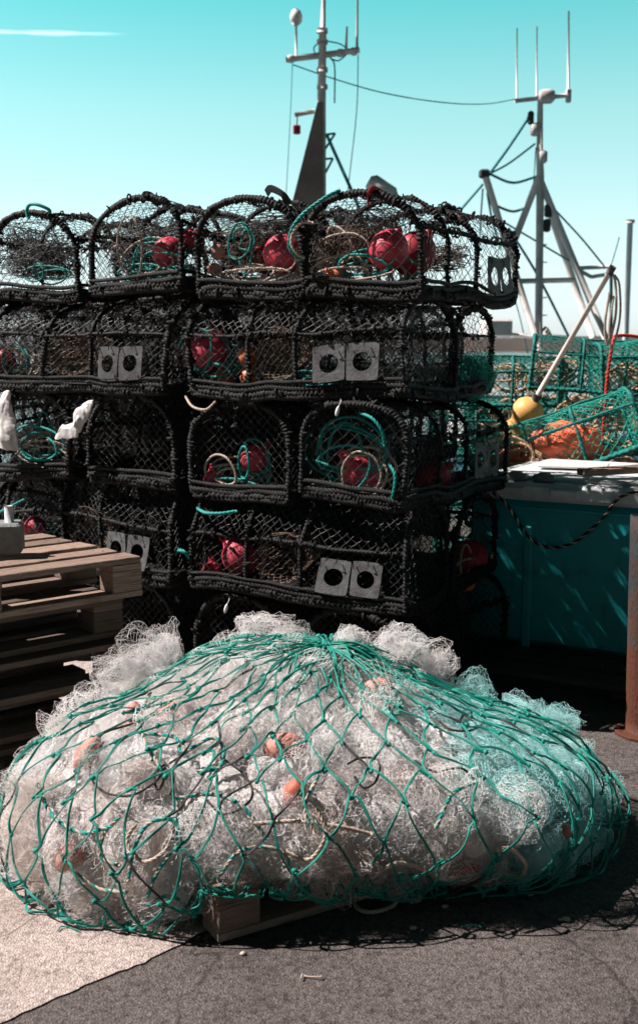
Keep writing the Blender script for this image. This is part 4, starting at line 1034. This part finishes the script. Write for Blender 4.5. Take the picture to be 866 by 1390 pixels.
# ------------------------------------------------------------------ tub
TA = math.atan2(-EU[1], -EU[0])
tub0 = onv(665, 872, 1.12); tp = np.array([tub0[0], tub0[1], 0])
tub = empty('fish_tub', tp, (0, 0, TA)); tag(tub, 'dark teal insulated fish tub with a pale grey lid beside the creels', 'tub')
TL, TW, TZ0 = 1.75, 1.05, .085
def zat(px, py, v): return onv(px, py, v)[2]
ztop = zat(679, 677, 1.12); TX = -.12
mb = MB(); rb_ = .03
box(mb, (TX+TL/2, TW/2, (TZ0+ztop)/2), (TL, TW, ztop-TZ0), bev=.02); mb.build('body', M['tub'], tub, False)
mb = MB()
box(mb, (TX+.93, -.004, ztop-.035), (1.55, .016, .02), bev=.004)
for x in (TX+.3, TX+.95, TX+1.6): box(mb, (x, -.006, ztop-.42), (.045, .022, .60), bev=.008)
mb.build('rib', M['tub'], tub, False)
mb = MB(); LT = .085
box(mb, (TX+TL/2, TW/2, ztop+LT/2+.004), (TL+.07, TW+.07, LT), bev=.018)
lid = mb.build('lid', M['lid'], tub, False)
mb = MB()
box(mb, (TX+TL/2, TW/2, ztop+LT+.012), (TL-.14, TW-.16, .016), bev=.007); mb.build('raised_panel', M['lid'], lid, False)
mb = MB()
for x in (.22, .48, 1.2): box(mb, (TX+x, -.042, ztop+.05), (.14, .03, .04), bev=.008)
mb.build('latch', M['lid'], lid, False)
for px_ in (722, 745):
    mb = MB(); q = onv(px_, 655, 1.2)
    box(mb, (0, 0, .018), (.10, .05, .036), bev=.005); box(mb, (.0, 0, .036), (.05, .052, .02), bev=.004)
    o = mb.build('lid_bracket', M['concrete_b']); o.parent = lid; o.location = (TX+.22+(px_-722)*.006, .03, ztop+LT+.003)
# skid under tub
sk = empty('tub_skid', tp, (0, 0, TA)); tag(sk, 'dark timber skid under the teal tub', 'skid')
for y in (-.36, -.12, .12, .4, .7, .95):
    mb = MB(); box(mb, (TX+TL/2, y, .066), (TL+.05, .16, .024), bev=.003); mb.build('board', M['wood_d'], sk, False)
for x in (TX+.1, TX+TL/2, TX+TL-.1):
    mb = MB(); box(mb, (x, .3, .030), (.1, 1.42, .048), bev=.003); mb.build('runner', M['wood_d'], sk, False)
# rope on tub
fy = 1.12-.03
rp = [onv(668, 668, fy-.03), onv(685, 682, fy), onv(700, 703, fy), onv(718, 730, fy), onv(745, 743, fy), onv(775, 738, fy), onv(800, 720, fy), onv(820, 700, fy-.01), onv(835, 680, fy-.02), onv(850, 671, fy-.05), onv(880, 664, fy-.02), onv(905, 662, fy)]
ropeline('draped_rope', 'brown and black laid rope sagging across the front of the teal tub', rp, 'rubber', .0075, striped='cream', n=12)
# plank on lid
p = onv(783, 652, 1.75); lz = ztop+LT+.025
mb = MB(); box(mb, (.3, 0, 0), (.62, .10, .03), bev=.003); pk = mb.build('plank', M['wood'], smooth=False)
pA = onv(790, 648, 1.22); pk.location = (pA[0], pA[1], lz+.028); pk.rotation_euler = (0, R(-2.5), TA+R(38)); tag(pk, 'pale wooden plank lying askew across the tub lid', 'plank')
mb = MB(); box(mb, (0, 0, 0), (.34, .22, .012), bev=.003); o = mb.build('board', M['bag'], smooth=False)
pB = onv(778, 645, 1.65); o.location = (pB[0], pB[1], lz+.012); o.rotation_euler = (0, 0, TA+R(12)); tag(o, 'small white board lying flat on the tub lid beside the plank', 'board')
# post
pg = ground(868, 1004); po = empty('steel_post', (pg[0]+.042, pg[1]+.07, 0), (0, R(-1.0), 0)); tag(po, 'rusty grey steel post cut by the right picture edge', 'post')
mb = MB(); hgt = at(868, 702, pg[1])[2]
n_ = 26
tube(mb, [[0, 0, z] for z in np.linspace(.0, hgt-.006, 14)]+[[0, 0, hgt]], [.078]*14+[.073], 32, mod=lambda n, th: 1+RNG.normal(0, .002, (n, len(th)))); mb.build('shaft', M['rust'], po)
mb = MB(); tube(mb, [[0, 0, 0], [0, 0, .012], [0, 0, .014]], [.12, .12, .118], 24); mb.build('base_plate', M['rust'], po, False)

# ------------------------------------------------------------------ green creels behind
GC = [creel('green_creel', 'x', 'creel', 50+i, M['ggreen'], [M['gnet'], M['gdark']][i], L=.95, W=.55, Hh=.345, r=.011, a=.024, tr=.0021, plates=False, funnel=(i == 0), light=True, hoops=(0, .36, .66, 1), e=3.2, fm=M['tan']) for i in range(2)]
GG = 'green creels stacked behind the tub'
def gplace(i, x, y, Y, rz, lab, tilt=(0, 0)):
    p = at(x, y, Y); return place(GC[i], p, R(rz), lab, GG, tilt)
rows = [(520-0, 'second row from the top'), ]
Yg = 8.2
zb = [.02, .375, .73, 1.085]
names = ['bottom', 'second', 'third', 'top']
xs_ = [1.35, 2.33, 3.31, 4.29]
pos = ['directly right of the black stack', 'second from the black stack', 'behind the leaning pole', 'cut by the right picture edge']
for r_ in range(1, 4):
    for c_ in range(4):
        if r_ == 3 and c_ > 2: continue
        place(GC[(r_+c_) % 2], (xs_[c_]+.12, Yg+.66+.12*c_, zb[r_]-.02), R(rs.uniform(-5, 5)-8), f'green creel, {names[r_]} layer of the far stack, back row, {pos[c_]}', GG)
for r_ in range(4):
    for c_ in range(4):
        if r_ == 3 and c_ > 1: continue
        place(GC[(r_+c_) % 2 if c_ < 3 else 0], (xs_[c_]-.02*r_+.0, Yg+.12*c_+rs.uniform(-.05, .05), zb[r_]), R(rs.uniform(-5, 5)-8), f'green creel, {names[r_]} layer of the far stack, {pos[c_]}', GG)
place(GC[0], (1.45, Yg+.05, 1.25-.17), R(-10), 'green creel on top of the far stack against the hillside', GG) if 0 else None
o = place(GC[1], at(812, 530, 7.7), R(-12), 'dark green creel on top of the far stack with a red rope by it', GG, (0, R(4)))
o = place(GC[0], at(905, 530, 7.6), R(-6), 'green creel topmost at the right edge with red rope over its top', GG, (0, R(-3)))
# near tilted one with orange oilskin in it
tc = onv(762, 640, 2.45)
o = place(GC[0], tc, TA+R(22), 'green creel tipped up behind the tub with an orange oilskin inside', GG, (R(-6), R(-20)))
o = place(GC[1], (tc[0]+.0, tc[1]+.12, .03), TA, 'green creel on the ground behind the tub, under the tipped one', GG)
o = place(GC[0], (tc[0]+.0, tc[1]+.12, .44), TA, 'green creel propping the tipped one behind the tub', GG)
ok_ = MB(); sphere(ok_, (0, 0, 0), (.34, .16, .155), 80, 50, fn=lambda D: 1+.16*nz(D, 3)[:, 0]+.07*nz(D, 9, 2)[:, 0]+.03*nz(D, 22, 1)[:, 0])
o = ok_.build('oilskin', mat('orange_oilskin', (.92, .20, .09), (.8, .14, .06), .45, 6, .3, 30)); pq = onv(745, 617, 2.35); o.location = Vector(pq); o.rotation_euler = (0, R(-18), TA+R(20)); tag(o, 'crumpled orange oilskin bundled inside the tipped green creel', 'oilskin')
# yellow twin buoy with pole
yb = empty('pole_buoy', onv(712, 566, 2.75)); tag(yb, 'yellow double-bulbed buoy on a long pale pole leaning over the tub', 'pole buoy')
b0 = onv(712, 566, 2.75)
tip = onv(828, 368, 2.6); ax = (tip-b0)/np.linalg.norm(tip-b0)
q = Vector((0, 0, 1)).rotation_difference(Vector(ax)); yb.rotation_mode = 'QUATERNION'; yb.rotation_quaternion = q
Lp = np.linalg.norm(tip-b0)
mb = MB(); tube(mb, [[0, 0, z] for z in (-.22, -.205, -.17, -.13, -.09, -.06, -.03, .0, .04, .08, .11, .125, .13)], [.02, .05, .085, .098, .09, .072, .075, .09, .10, .092, .065, .035, .02], 28); mb.build('body', M['yellow'], yb)
mb = MB(); tube(mb, [[0, 0, .12], [0, 0, Lp*.5], [0, 0, Lp]], [.017, .016, .015], 12); mb.build('pole', mat('pale_pole', (.62, .52, .48), (.5, .42, .38), .5, 3), yb)
mb = MB(); tube(mb, [[0, 0, .125], [0, 0, .17]], .026, 12); mb.build('collar', M['dark'], yb); mb = MB(); tube(mb, [[0, 0, Lp-.02], [0, 0, Lp+.03]], .022, 10); mb.build('pole_cap', M['dark'], yb)
mb = MB(); P = [tip, tip+[.03, 0, -.06], tip+[.04, 0, -.25], tip+[.0, 0, -.42], tip+[-.02, 0, -.3], tip+[0, 0, -.12]]
rope(mb, spline(P, 8), .008); rope(mb, spline([x+np.array([.03, .02, -.02]) for x in P], 8), .007)
tag(mb.build('rope_hank', M['cream'], origin=tip), 'hank of pale rope hanging from the tip of the leaning pole', 'rope')
mb = MB(); rr_ = [at(817, 600, 7.0), at(820, 560, 7.0), at(824, 510, 7.0), at(832, 462, 7.0), at(838, 456, 7.05), at(858, 456, 7.1), at(880, 460, 7.1)]
rope(mb, spline(rr_, 8), .011); tag(mb.build('red_rope', mat('red_rope_fibre', (.6, .05, .03), (.45, .04, .03), .6, 20), origin=rr_[0]), 'bright red rope hanging over the topmost green creels at the right', 'rope')
for i, (x, y) in enumerate(((700, 620), (790, 560), (850, 590), (850, 520), (690, 512), (745, 515), (685, 565), (760, 500), (835, 560), (848, 640))):
    tangle('tan_rope', ['tan rope tangle left of the orange oilskin', 'tan rope tangle above the tipped creel', 'tan rope tangle at the right picture edge, low', 'tan rope tangle at the right picture edge, high', 'tan rope tangle just right of the black stack, high', 'tan rope tangle behind the leaning pole', 'tan rope tangle just right of the black stack, low', 'tan rope tangle right of the leaning pole, high', 'tan rope tangle behind the raised end of the tipped creel', 'tan rope tangle above the tub at the right edge'][i], at(x, y, [6.3, 7.6, 7.6, 7.6, 8.3, 8.3, 8.3, 8.3, 8.0, 7.6][i]), (.15, .1, .12), 6, 'tan', .009, 60+i, group='tan ropes in the green creels')

# ------------------------------------------------------------------ boats
def rod(mb, a, b, r, m=0, s=8): tube(mb, [a, b], r, s, m=m)
def boat(name, label, cx_, Y, hl, hb, zdeck, col, rz):
    root = empty(name, (cx_, Y, -2.4), (0, 0, rz)); tag(root, label, 'fishing boat')
    mb = MB(); n = 22; sec = []
    for i in range(n):
        t = i/(n-1); x = -hl/2+hl*t; bw = hb/2*(min(1, (1-t)*2.6)**.6)*(.82+.18*min(1, t*6)); sheer = zdeck+2.4+.7*t*t
        sec.append([[x, -bw, sheer], [x, -bw*.93, sheer*.45], [x, -bw*.5, -.3], [x, bw*.5, -.3], [x, bw*.93, sheer*.45], [x, bw, sheer], [x, bw-.08 if bw > .1 else 0, sheer-.02], [x, -bw+.08 if bw > .1 else 0, sheer-.02]])
    V = np.array(sec).reshape(-1, 3); k = 8
    f = [[i*k+j, i*k+(j+1) % k, (i+1)*k+(j+1) % k, (i+1)*k+j] for i in range(n-1) for j in range(k)]
    f += [[0, 7, 6, 5], [0, 5, 4, 1], [1, 4, 3, 2]]
    mb.add(V, f); mb.build('hull', col, root, True)
    wb = MB(); box(wb, (-hl*.2, 0, zdeck+2.4+.75), (2.0, hb*.55, 1.5), bev=.08); wh = wb.build('wheelhouse', M['white'], root, False)
    wb = MB()
    for s_ in (-1, 1):
        for x in (-.6, 0, .6): wb = MB(); box(wb, (-hl*.2+x, s_*(hb*.275+.004), zdeck+2.4+1.05), (.42, .012, .42), bev=.004); wb.build('window', M['dark'], wh, False)
    for y in (-.5, .5): wb = MB(); box(wb, (-hl*.2+1.004, y, zdeck+2.4+1.05), (.012, .6, .42), bev=.004); wb.build('window', M['dark'], wh, False)
    return root
Y1, Y2 = 20.0, 26.0
def loc(root, p): 
    return np.array(root.matrix_world.inverted_safe() @ Vector(p))
# boat behind the black creels
p = at(437, 470, Y1); b1 = boat('fishing_boat', 'fishing boat hidden behind the black creels, its brown finned mast rising above', p[0]+2.6, Y1+.0, 11, 3.6, -.9, M['hullp'], 0)
p2 = at(733, 470, Y2); b2 = boat('fishing_boat', 'fishing boat at the right with a tripod mast and steel gantry', p2[0]+1.5, Y2, 13, 4.2, -1.0, M['hullp'], R(4))
bpy.context.view_layer.update()
def part(root, name, m, fn, Y, smooth=True):
    mb = MB(); fn(mb); Mi = root.matrix_world.inverted_safe(); mb.xf(np.array(Mi)); return mb.build(name, m, root, smooth)
a1 = lambda x, y, dY=0: at(x, y, Y1+dY)
def mast1(mb):
    b = a1(437, 470); b[2] = -.9
    tube(mb, [b, a1(436.5, 130), a1(438, 45)], [.085, .075, .065], 14); tube(mb, [a1(438, 45), a1(439.5, -5), a1(440, -40)], [.05, .035, .03], 10)
    for y in (118, 95, 57, 42): tube(mb, [a1(437.5, y+3), a1(437.5, y-3)], [.095, .095], 14)
part(b1, 'mast', M['steel'], mast1, Y1)
def fin(mb):
    P = [a1(432, 138), a1(440, 138), a1(438, 470), a1(372, 470), a1(378, 330)]
    P[2][2] = P[3][2] = -.7
    P = [a1(431, 140), a1(439, 140), np.array([a1(438, 470)[0], Y1, -.8]), np.array([a1(304, 642)[0], Y1, -.8])]
    V = [q+[0, d_, 0] for d_ in (-.09, .09) for q in P]
    mb.add(V, [[0, 1, 2, 3], [7, 6, 5, 4], [0, 4, 5, 1], [1, 5, 6, 2], [2, 6, 7, 3], [3, 7, 4, 0]])
part(b1, 'mast_fin', M['brown'], fin, Y1, False)
def arm1(mb):
    tube(mb, [a1(388, 81), a1(437, 75), a1(488, 68)], [.05, .055, .05], 10)
    pass
part(b1, 'crossarm', M['steel'], arm1, Y1)
for x, y in ((395, 80), (480, 70), (462, 72)): part(b1, 'fitting', M['steel'], lambda mb: box(mb, a1(x, y), (.12, .12, .12), bev=.02), Y1)
part(b1, 'lantern_arm', M['steel'], lambda mb: rod(mb, a1(400, 156), a1(427, 151), .04), Y1)
def brace1(mb):
    rod(mb, a1(443, 182), a1(476, 256), .03); e = a1(520, 360); rod(mb, a1(476, 256), e, .03); rod(mb, a1(440, 183), a1(455, 181), .02); rod(mb, a1(455, 181), a1(441, 203), .02); rod(mb, a1(440, 216), a1(452, 215), .02); rod(mb, a1(452, 215), a1(441, 236), .02)
part(b1, 'stay_frame', M['wire'], brace1, Y1)
def lamp1(mb):
    rod(mb, a1(402, 76), a1(402, 32), .022); tube(mb, [a1(402, 34), a1(402, 30), a1(402, 22), a1(402, 15), a1(402, 12)], [.05, .10, .11, .08, .03], 14)
part(b1, 'satellite_dome', M['white'], lamp1, Y1)
for (x, y0, y1_, r_) in ((470, 71, 36, .024), (484.5, 68, -40, .024)):
    part(b1, 'aerial', M['white'], lambda mb: tube(mb, [a1(x, y0), a1(x, y0-10), a1(x+1, y1_)], [r_*1.2, r_, r_*.7], 8), Y1)
part(b1, 'red_lantern', M['dred'], lambda mb: (rod(mb, a1(404, 156), a1(403, 170), .01), box(mb, a1(403, 176), (.13, .12, .15), bev=.02)), Y1, False)
def cable(root, pts, r=.012, Y=0, m='wire'):
    part(root, 'cable', M[m], lambda mb: tube(mb, spline(pts, 8), r, 5), Y)
cable(b1, [a1(397, 86), a1(394, 160), a1(388, 270), a1(380, 400)], .007)
cable(b1, [a1(486, 74), a1(484, 150), a1(473, 250), a1(468, 300)], .009)
cable(b1, [a1(430, 60), a1(426, 66), a1(430, 76), a1(440, 78)], .012)
cable(b1, [a1(445, 56), a1(462, 60), a1(472, 70), a1(460, 82), a1(450, 80)], .012)
cable(b1, [a1(448, 78), a1(454, 90), a1(454, 140)], .014)
cable(b1, [a1(398, 88), a1(450, 106), a1(520, 126), a1(600, 139), at(660, 141, 23), at(702, 134, Y2)], .011)
part(b1, 'life_raft_canister', M['white'], lambda mb: tube(mb, [a1(500, 246), a1(505, 249), a1(530, 266), a1(535, 272)], [.10, .17, .17, .10], 14), Y1)
# boat 2
a2 = lambda x, y, dY=0: at(x, y, Y2+dY)
def dn(x, y): q = a2(x, y); q[2] = -1.0; return q
def mast2(mb):
    tube(mb, [dn(733, 470), a2(733, 240), a2(732, 205)], [.09, .09, .08], 12); tube(mb, [a2(732, 205), a2(733, 130)], [.075, .065], 12)
    for y in (213, 176): box(mb, a2(736 if y == 213 else 726, y), (.2, .2, .28), bev=.04)
    for y in range(260, 470, 24): rod(mb, a2(733, y), a2(742, y), .014)
part(b2, 'mast', M['steel'], mast2, Y2)
part(b2, 'crossarm', M['steel'], lambda mb: (tube(mb, [a2(698, 137), a2(735, 133), a2(774, 129)], .05, 10), box(mb, a2(741, 131), (.36, .3, .28), bev=.05), box(mb, a2(771, 130), (.12, .1, .3), bev=.02)), Y2)
def legs(L_, r=.08):
    for A, B in L_: part(b2, 'gantry_leg', M['steel'], lambda mb: tube(mb, [A, B], r, 12), Y2)
legs([(a2(657, 234), a2(733, 480)), (a2(732, 238), a2(688, 352)), (a2(731, 240), a2(822, 460)), (a2(744, 282, .6), a2(804, 458, .6))])
part(b2, 'gantry_bar', M['steel'], lambda mb: (rod(mb, a2(692, 382), a2(780, 380), .06), rod(mb, a2(784, 364), a2(828, 362), .045), rod(mb, a2(784, 366), a2(802, 376), .045), rod(mb, a2(802, 376), a2(820, 373), .045)), Y2)
for (x, y, d_) in ((657, 236, (.24, .2, .2)), (742, 306, (.16, .14, .3)), (697, 318, (.2, .14, .16)), (720, 160, (.14, .12, .3)), (744, 286, (.18, .14, .3))):
    part(b2, 'gantry_block', M['dark'], lambda mb: box(mb, a2(x, y), d_, bev=.04), Y2, False)
part(b2, 'flood_lamp', M['steel'], lambda mb: (rod(mb, a2(668, 452), a2(732, 458), .05), tube(mb, [a2(733, 458), a2(738, 456), a2(744, 453), a2(746, 452)], [.06, .16, .2, .14], 12)), Y2)
part(b2, 'roof_canopy', M['steel'], lambda mb: box(mb, a2(672, 446), (.6, 1.2, .42), bev=.05), Y2, False)
for (x, y0, y1_, r_) in ((701, 136, 38, .018), (728, 130, 36, .018), (771, 128, 15, .026)):
    part(b2, 'aerial', M['white'], lambda mb: tube(mb, [a2(x, y0), a2(x, (y0+y1_)/2), a2(x+.5, y1_)], [r_*1.3, r_, r_*.8], 8), Y2)
for pts, r_ in (([(666, 233), (690, 200), (718, 158)], .035), ([(660, 238), (690, 222), (726, 195)], .022), ([(655, 250), (636, 272), (612, 300)], .03), ([(664, 236), (695, 248), (727, 240)], .03),
        ([(670, 278), (695, 287), (715, 281)], .03), ([(674, 296), (720, 323), (772, 354)], .022), ([(690, 310), (730, 375), (774, 462)], .03), ([(754, 286), (790, 325), (820, 362)], .022),
        ([(655, 256), (652, 300), (650, 340)], .02), ([(661, 262), (668, 300), (680, 340)], .025), ([(727, 200), (722, 260), (710, 290)], .012), ([(692, 385), (705, 430), (716, 480)], .014), ([(829, 370), (829, 457), (829, 480)], .04), ([(840, 322), (832, 350), (828, 362)], .014)):
    part(b2, 'cable', M['wire'], lambda mb: tube(mb, spline([a2(x, y) for x, y in pts], 8), r_, 6), Y2)
# slim mast farther off
sm = empty('flagpole', at(848, 470, 30)); sm.location.z = -2.4; tag(sm, 'slim white pole of a farther vessel at the right edge', 'pole')
mb = MB(); top_ = at(849, 300, 30)[2]+2.4; tube(mb, [[0, 0, 0], [0, 0, top_*.5], [0, 0, top_]], [.09, .085, .075], 12); mb.build('shaft', M['white'], sm)
mb = MB(); rod(mb, [0, 0, top_-.05], [0, 0, top_+.03], .12); mb.build('cap', M['steel'], sm)

# small litter of stones on the asphalt
rs = np.random.default_rng(3)
for i, (x, y) in enumerate(((720, 1216), (604, 1232), (768, 1250), (560, 1262), (330, 1296))):
    mb = MB(); r_ = .006+.003*rs.random(); sphere(mb, (0, 0, r_*.6), (r_*1.3, r_, r_*.7), 10, 7, fn=lambda D: 1+.2*nz(D, 2, i)[:, 0])
    o = mb.build('pebble', M['cream']); o.location = Vector(ground(x, y, .001)); tag(o, 'tiny pale pebble lying on the asphalt in front of the heap', 'pebble', 'pebbles on the asphalt')

for i, (x, y, m_, lab) in enumerate(((742, 1240, 'brope', 'dark twine scrap on the asphalt right of the heap'), (640, 1258, 'grope', 'green twine scrap on the asphalt in front of the heap'), (95, 1262, 'grope', 'green twine scrap on the pale concrete'), (420, 1325, 'cream', 'cream twine scrap on the asphalt at the bottom'))):
    p = ground(x, y, .006); rs_ = np.random.default_rng(i); q = [p+np.array([.014*k, .008*math.sin(k*1.7+i), .003*abs(math.sin(k*2.))]) + rs_.normal(0, .004, 3)*[1, 1, .2] for k in range(-2, 3)]
    mb = MB(); tube(mb, spline(q, 5), .0018, 5); tag(mb.build('twine_scrap', M[m_], origin=p), lab, 'twine', 'twine scraps on the ground')
# ------------------------------------------------------------------ light
to_sun = np.array([-.995, .10, 0])*math.cos(R(50))+np.array([0, 0, math.sin(R(50))])
sd = bpy.data.lights.new('sun', 'SUN'); so = bpy.data.objects.new('sun', sd); COL.objects.link(so)
sd.energy = 5.0; sd.angle = R(.5); sd.color = (1, .925, .88)
so.rotation_euler = Vector(to_sun).to_track_quat('Z', 'Y').to_euler(); so.location = (-5, 1, 8)
wd = bpy.data.worlds.new("World"); scene.world = wd; wd.use_nodes = True
N = wd.node_tree.nodes; Lk = wd.node_tree.links; bg = N['Background']
sky = N.new('ShaderNodeTexSky'); sky.sky_type = 'NISHITA'; sky.sun_disc = False; sky.sun_elevation = R(50)
sky.sun_rotation = math.atan2(to_sun[0], to_sun[1]) % (2*math.pi); sky.air_density = 1.0; sky.dust_density = .6; sky.ozone_density = 1.5
bw = N.new('ShaderNodeRGBToBW'); Lk.new(sky.outputs[0], bw.inputs[0])
tc0 = N.new('ShaderNodeTexCoord'); s0 = N.new('ShaderNodeSeparateXYZ'); Lk.new(tc0.outputs['Generated'], s0.inputs[0])
cr = N.new('ShaderNodeValToRGB'); Lk.new(s0.outputs[2], cr.inputs[0]); E_ = cr.color_ramp.elements
SKY = [(0, (.97, 1.04, 1.03)), (.05, (.88, 1.06, 1.05)), (.10, (.86, 1.20, 1.22)), (.20, (.65, 1.35, 1.39)), (.285, (.30, 1.36, 1.44)), (.36, (.10, .60, .66)), (.46, (.04, .14, .16)), (1, (.02, .06, .08))]  # sky above the frame darkened to lower the fill light
E_[0].position = 0; E_[0].color = (*SKY[0][1], 1); E_[1].position = 1; E_[1].color = (*SKY[-1][1], 1)
for p_, c_ in SKY[1:-1]: e_ = E_.new(p_); e_.color = (*c_, 1)
mul = N.new('ShaderNodeMix'); mul.data_type = 'RGBA'; mul.blend_type = 'MULTIPLY'; mul.inputs[0].default_value = 1
mrz = N.new('ShaderNodeMapRange'); mrz.interpolation_type = 'SMOOTHSTEP'; mrz.inputs['From Min'].default_value = -.45; mrz.inputs['From Max'].default_value = .6; mrz.inputs['To Min'].default_value = .19; mrz.inputs['To Max'].default_value = 1  # sky behind the camera dimmed to cut fill and deepen shade
Lk.new(s0.outputs[1], mrz.inputs['Value']); mm_ = N.new('ShaderNodeMath'); mm_.operation = 'MULTIPLY'; Lk.new(bw.outputs[0], mm_.inputs[0]); Lk.new(mrz.outputs[0], mm_.inputs[1])
Lk.new(mm_.outputs[0], mul.inputs[6]); Lk.new(cr.outputs[0], mul.inputs[7])
# thin contrail high at the left
tcn = N.new('ShaderNodeTexCoord'); sp = N.new('ShaderNodeSeparateXYZ'); Lk.new(tcn.outputs['Generated'], sp.inputs[0])
def mth(op, a, b=None, c=None):
    n = N.new('ShaderNodeMath'); n.operation = op
    for i, v in enumerate((a, b, c)):
        if v is None: continue
        if isinstance(v, (int, float)): n.inputs[i].default_value = v
        else: Lk.new(v, n.inputs[i])
    return n.outputs[0]
az = mth('ARCTAN2', sp.outputs[0], sp.outputs[1]); el = mth('ARCSINE', sp.outputs[2])
def azel(px, py): d = ray(px, py); d = d/np.linalg.norm(d); return math.atan2(d[0], d[1]), math.asin(d[2])
(A0, E0), (A1, E1) = azel(0, 43), azel(178, 46)
slope = (E1-E0)/(A1-A0); ce = mth('ADD', mth('MULTIPLY', mth('SUBTRACT', az, A0), slope), E0)
off = mth('ABSOLUTE', mth('SUBTRACT', el, ce)); nzn = N.new('ShaderNodeTexNoise'); nzn.inputs['Scale'].default_value = 40; Lk.new(tcn.outputs['Generated'], nzn.inputs['Vector'])
wid = mth('MULTIPLY', nzn.outputs['Fac'], .0036)
band = mth('SMOOTH_MIN', mth('MAXIMUM', mth('SUBTRACT', 1, mth('DIVIDE', off, wid)), 0), 1, .3)
fade = mth('MINIMUM', mth('MAXIMUM', mth('DIVIDE', mth('SUBTRACT', A1, az), .05), 0), 1)
fade2 = mth('MINIMUM', mth('MAXIMUM', mth('DIVIDE', mth('SUBTRACT', az, A0-.35), .1), 0), 1)
fac = mth('MULTIPLY', mth('MULTIPLY', band, mth('MULTIPLY', fade, fade2)), .5)
mx = N.new('ShaderNodeMix'); mx.data_type = 'RGBA'; Lk.new(fac, mx.inputs[0]); Lk.new(mul.outputs[2], mx.inputs[6]); mx.inputs[7].default_value = (9, 11, 11, 1)
Lk.new(mx.outputs[2], bg.inputs[0]); bg.inputs[1].default_value = .09
scene.view_settings.view_transform = 'Standard'; scene.view_settings.look = 'None'; scene.view_settings.exposure = 1.0; scene.view_settings.gamma = 1
scene.render.engine = 'CYCLES'
scene.render.resolution_x = 637; scene.render.resolution_y = 1024
scene.cycles.max_bounces = 12; scene.cycles.diffuse_bounces = 9; scene.cycles.transmission_bounces = 6
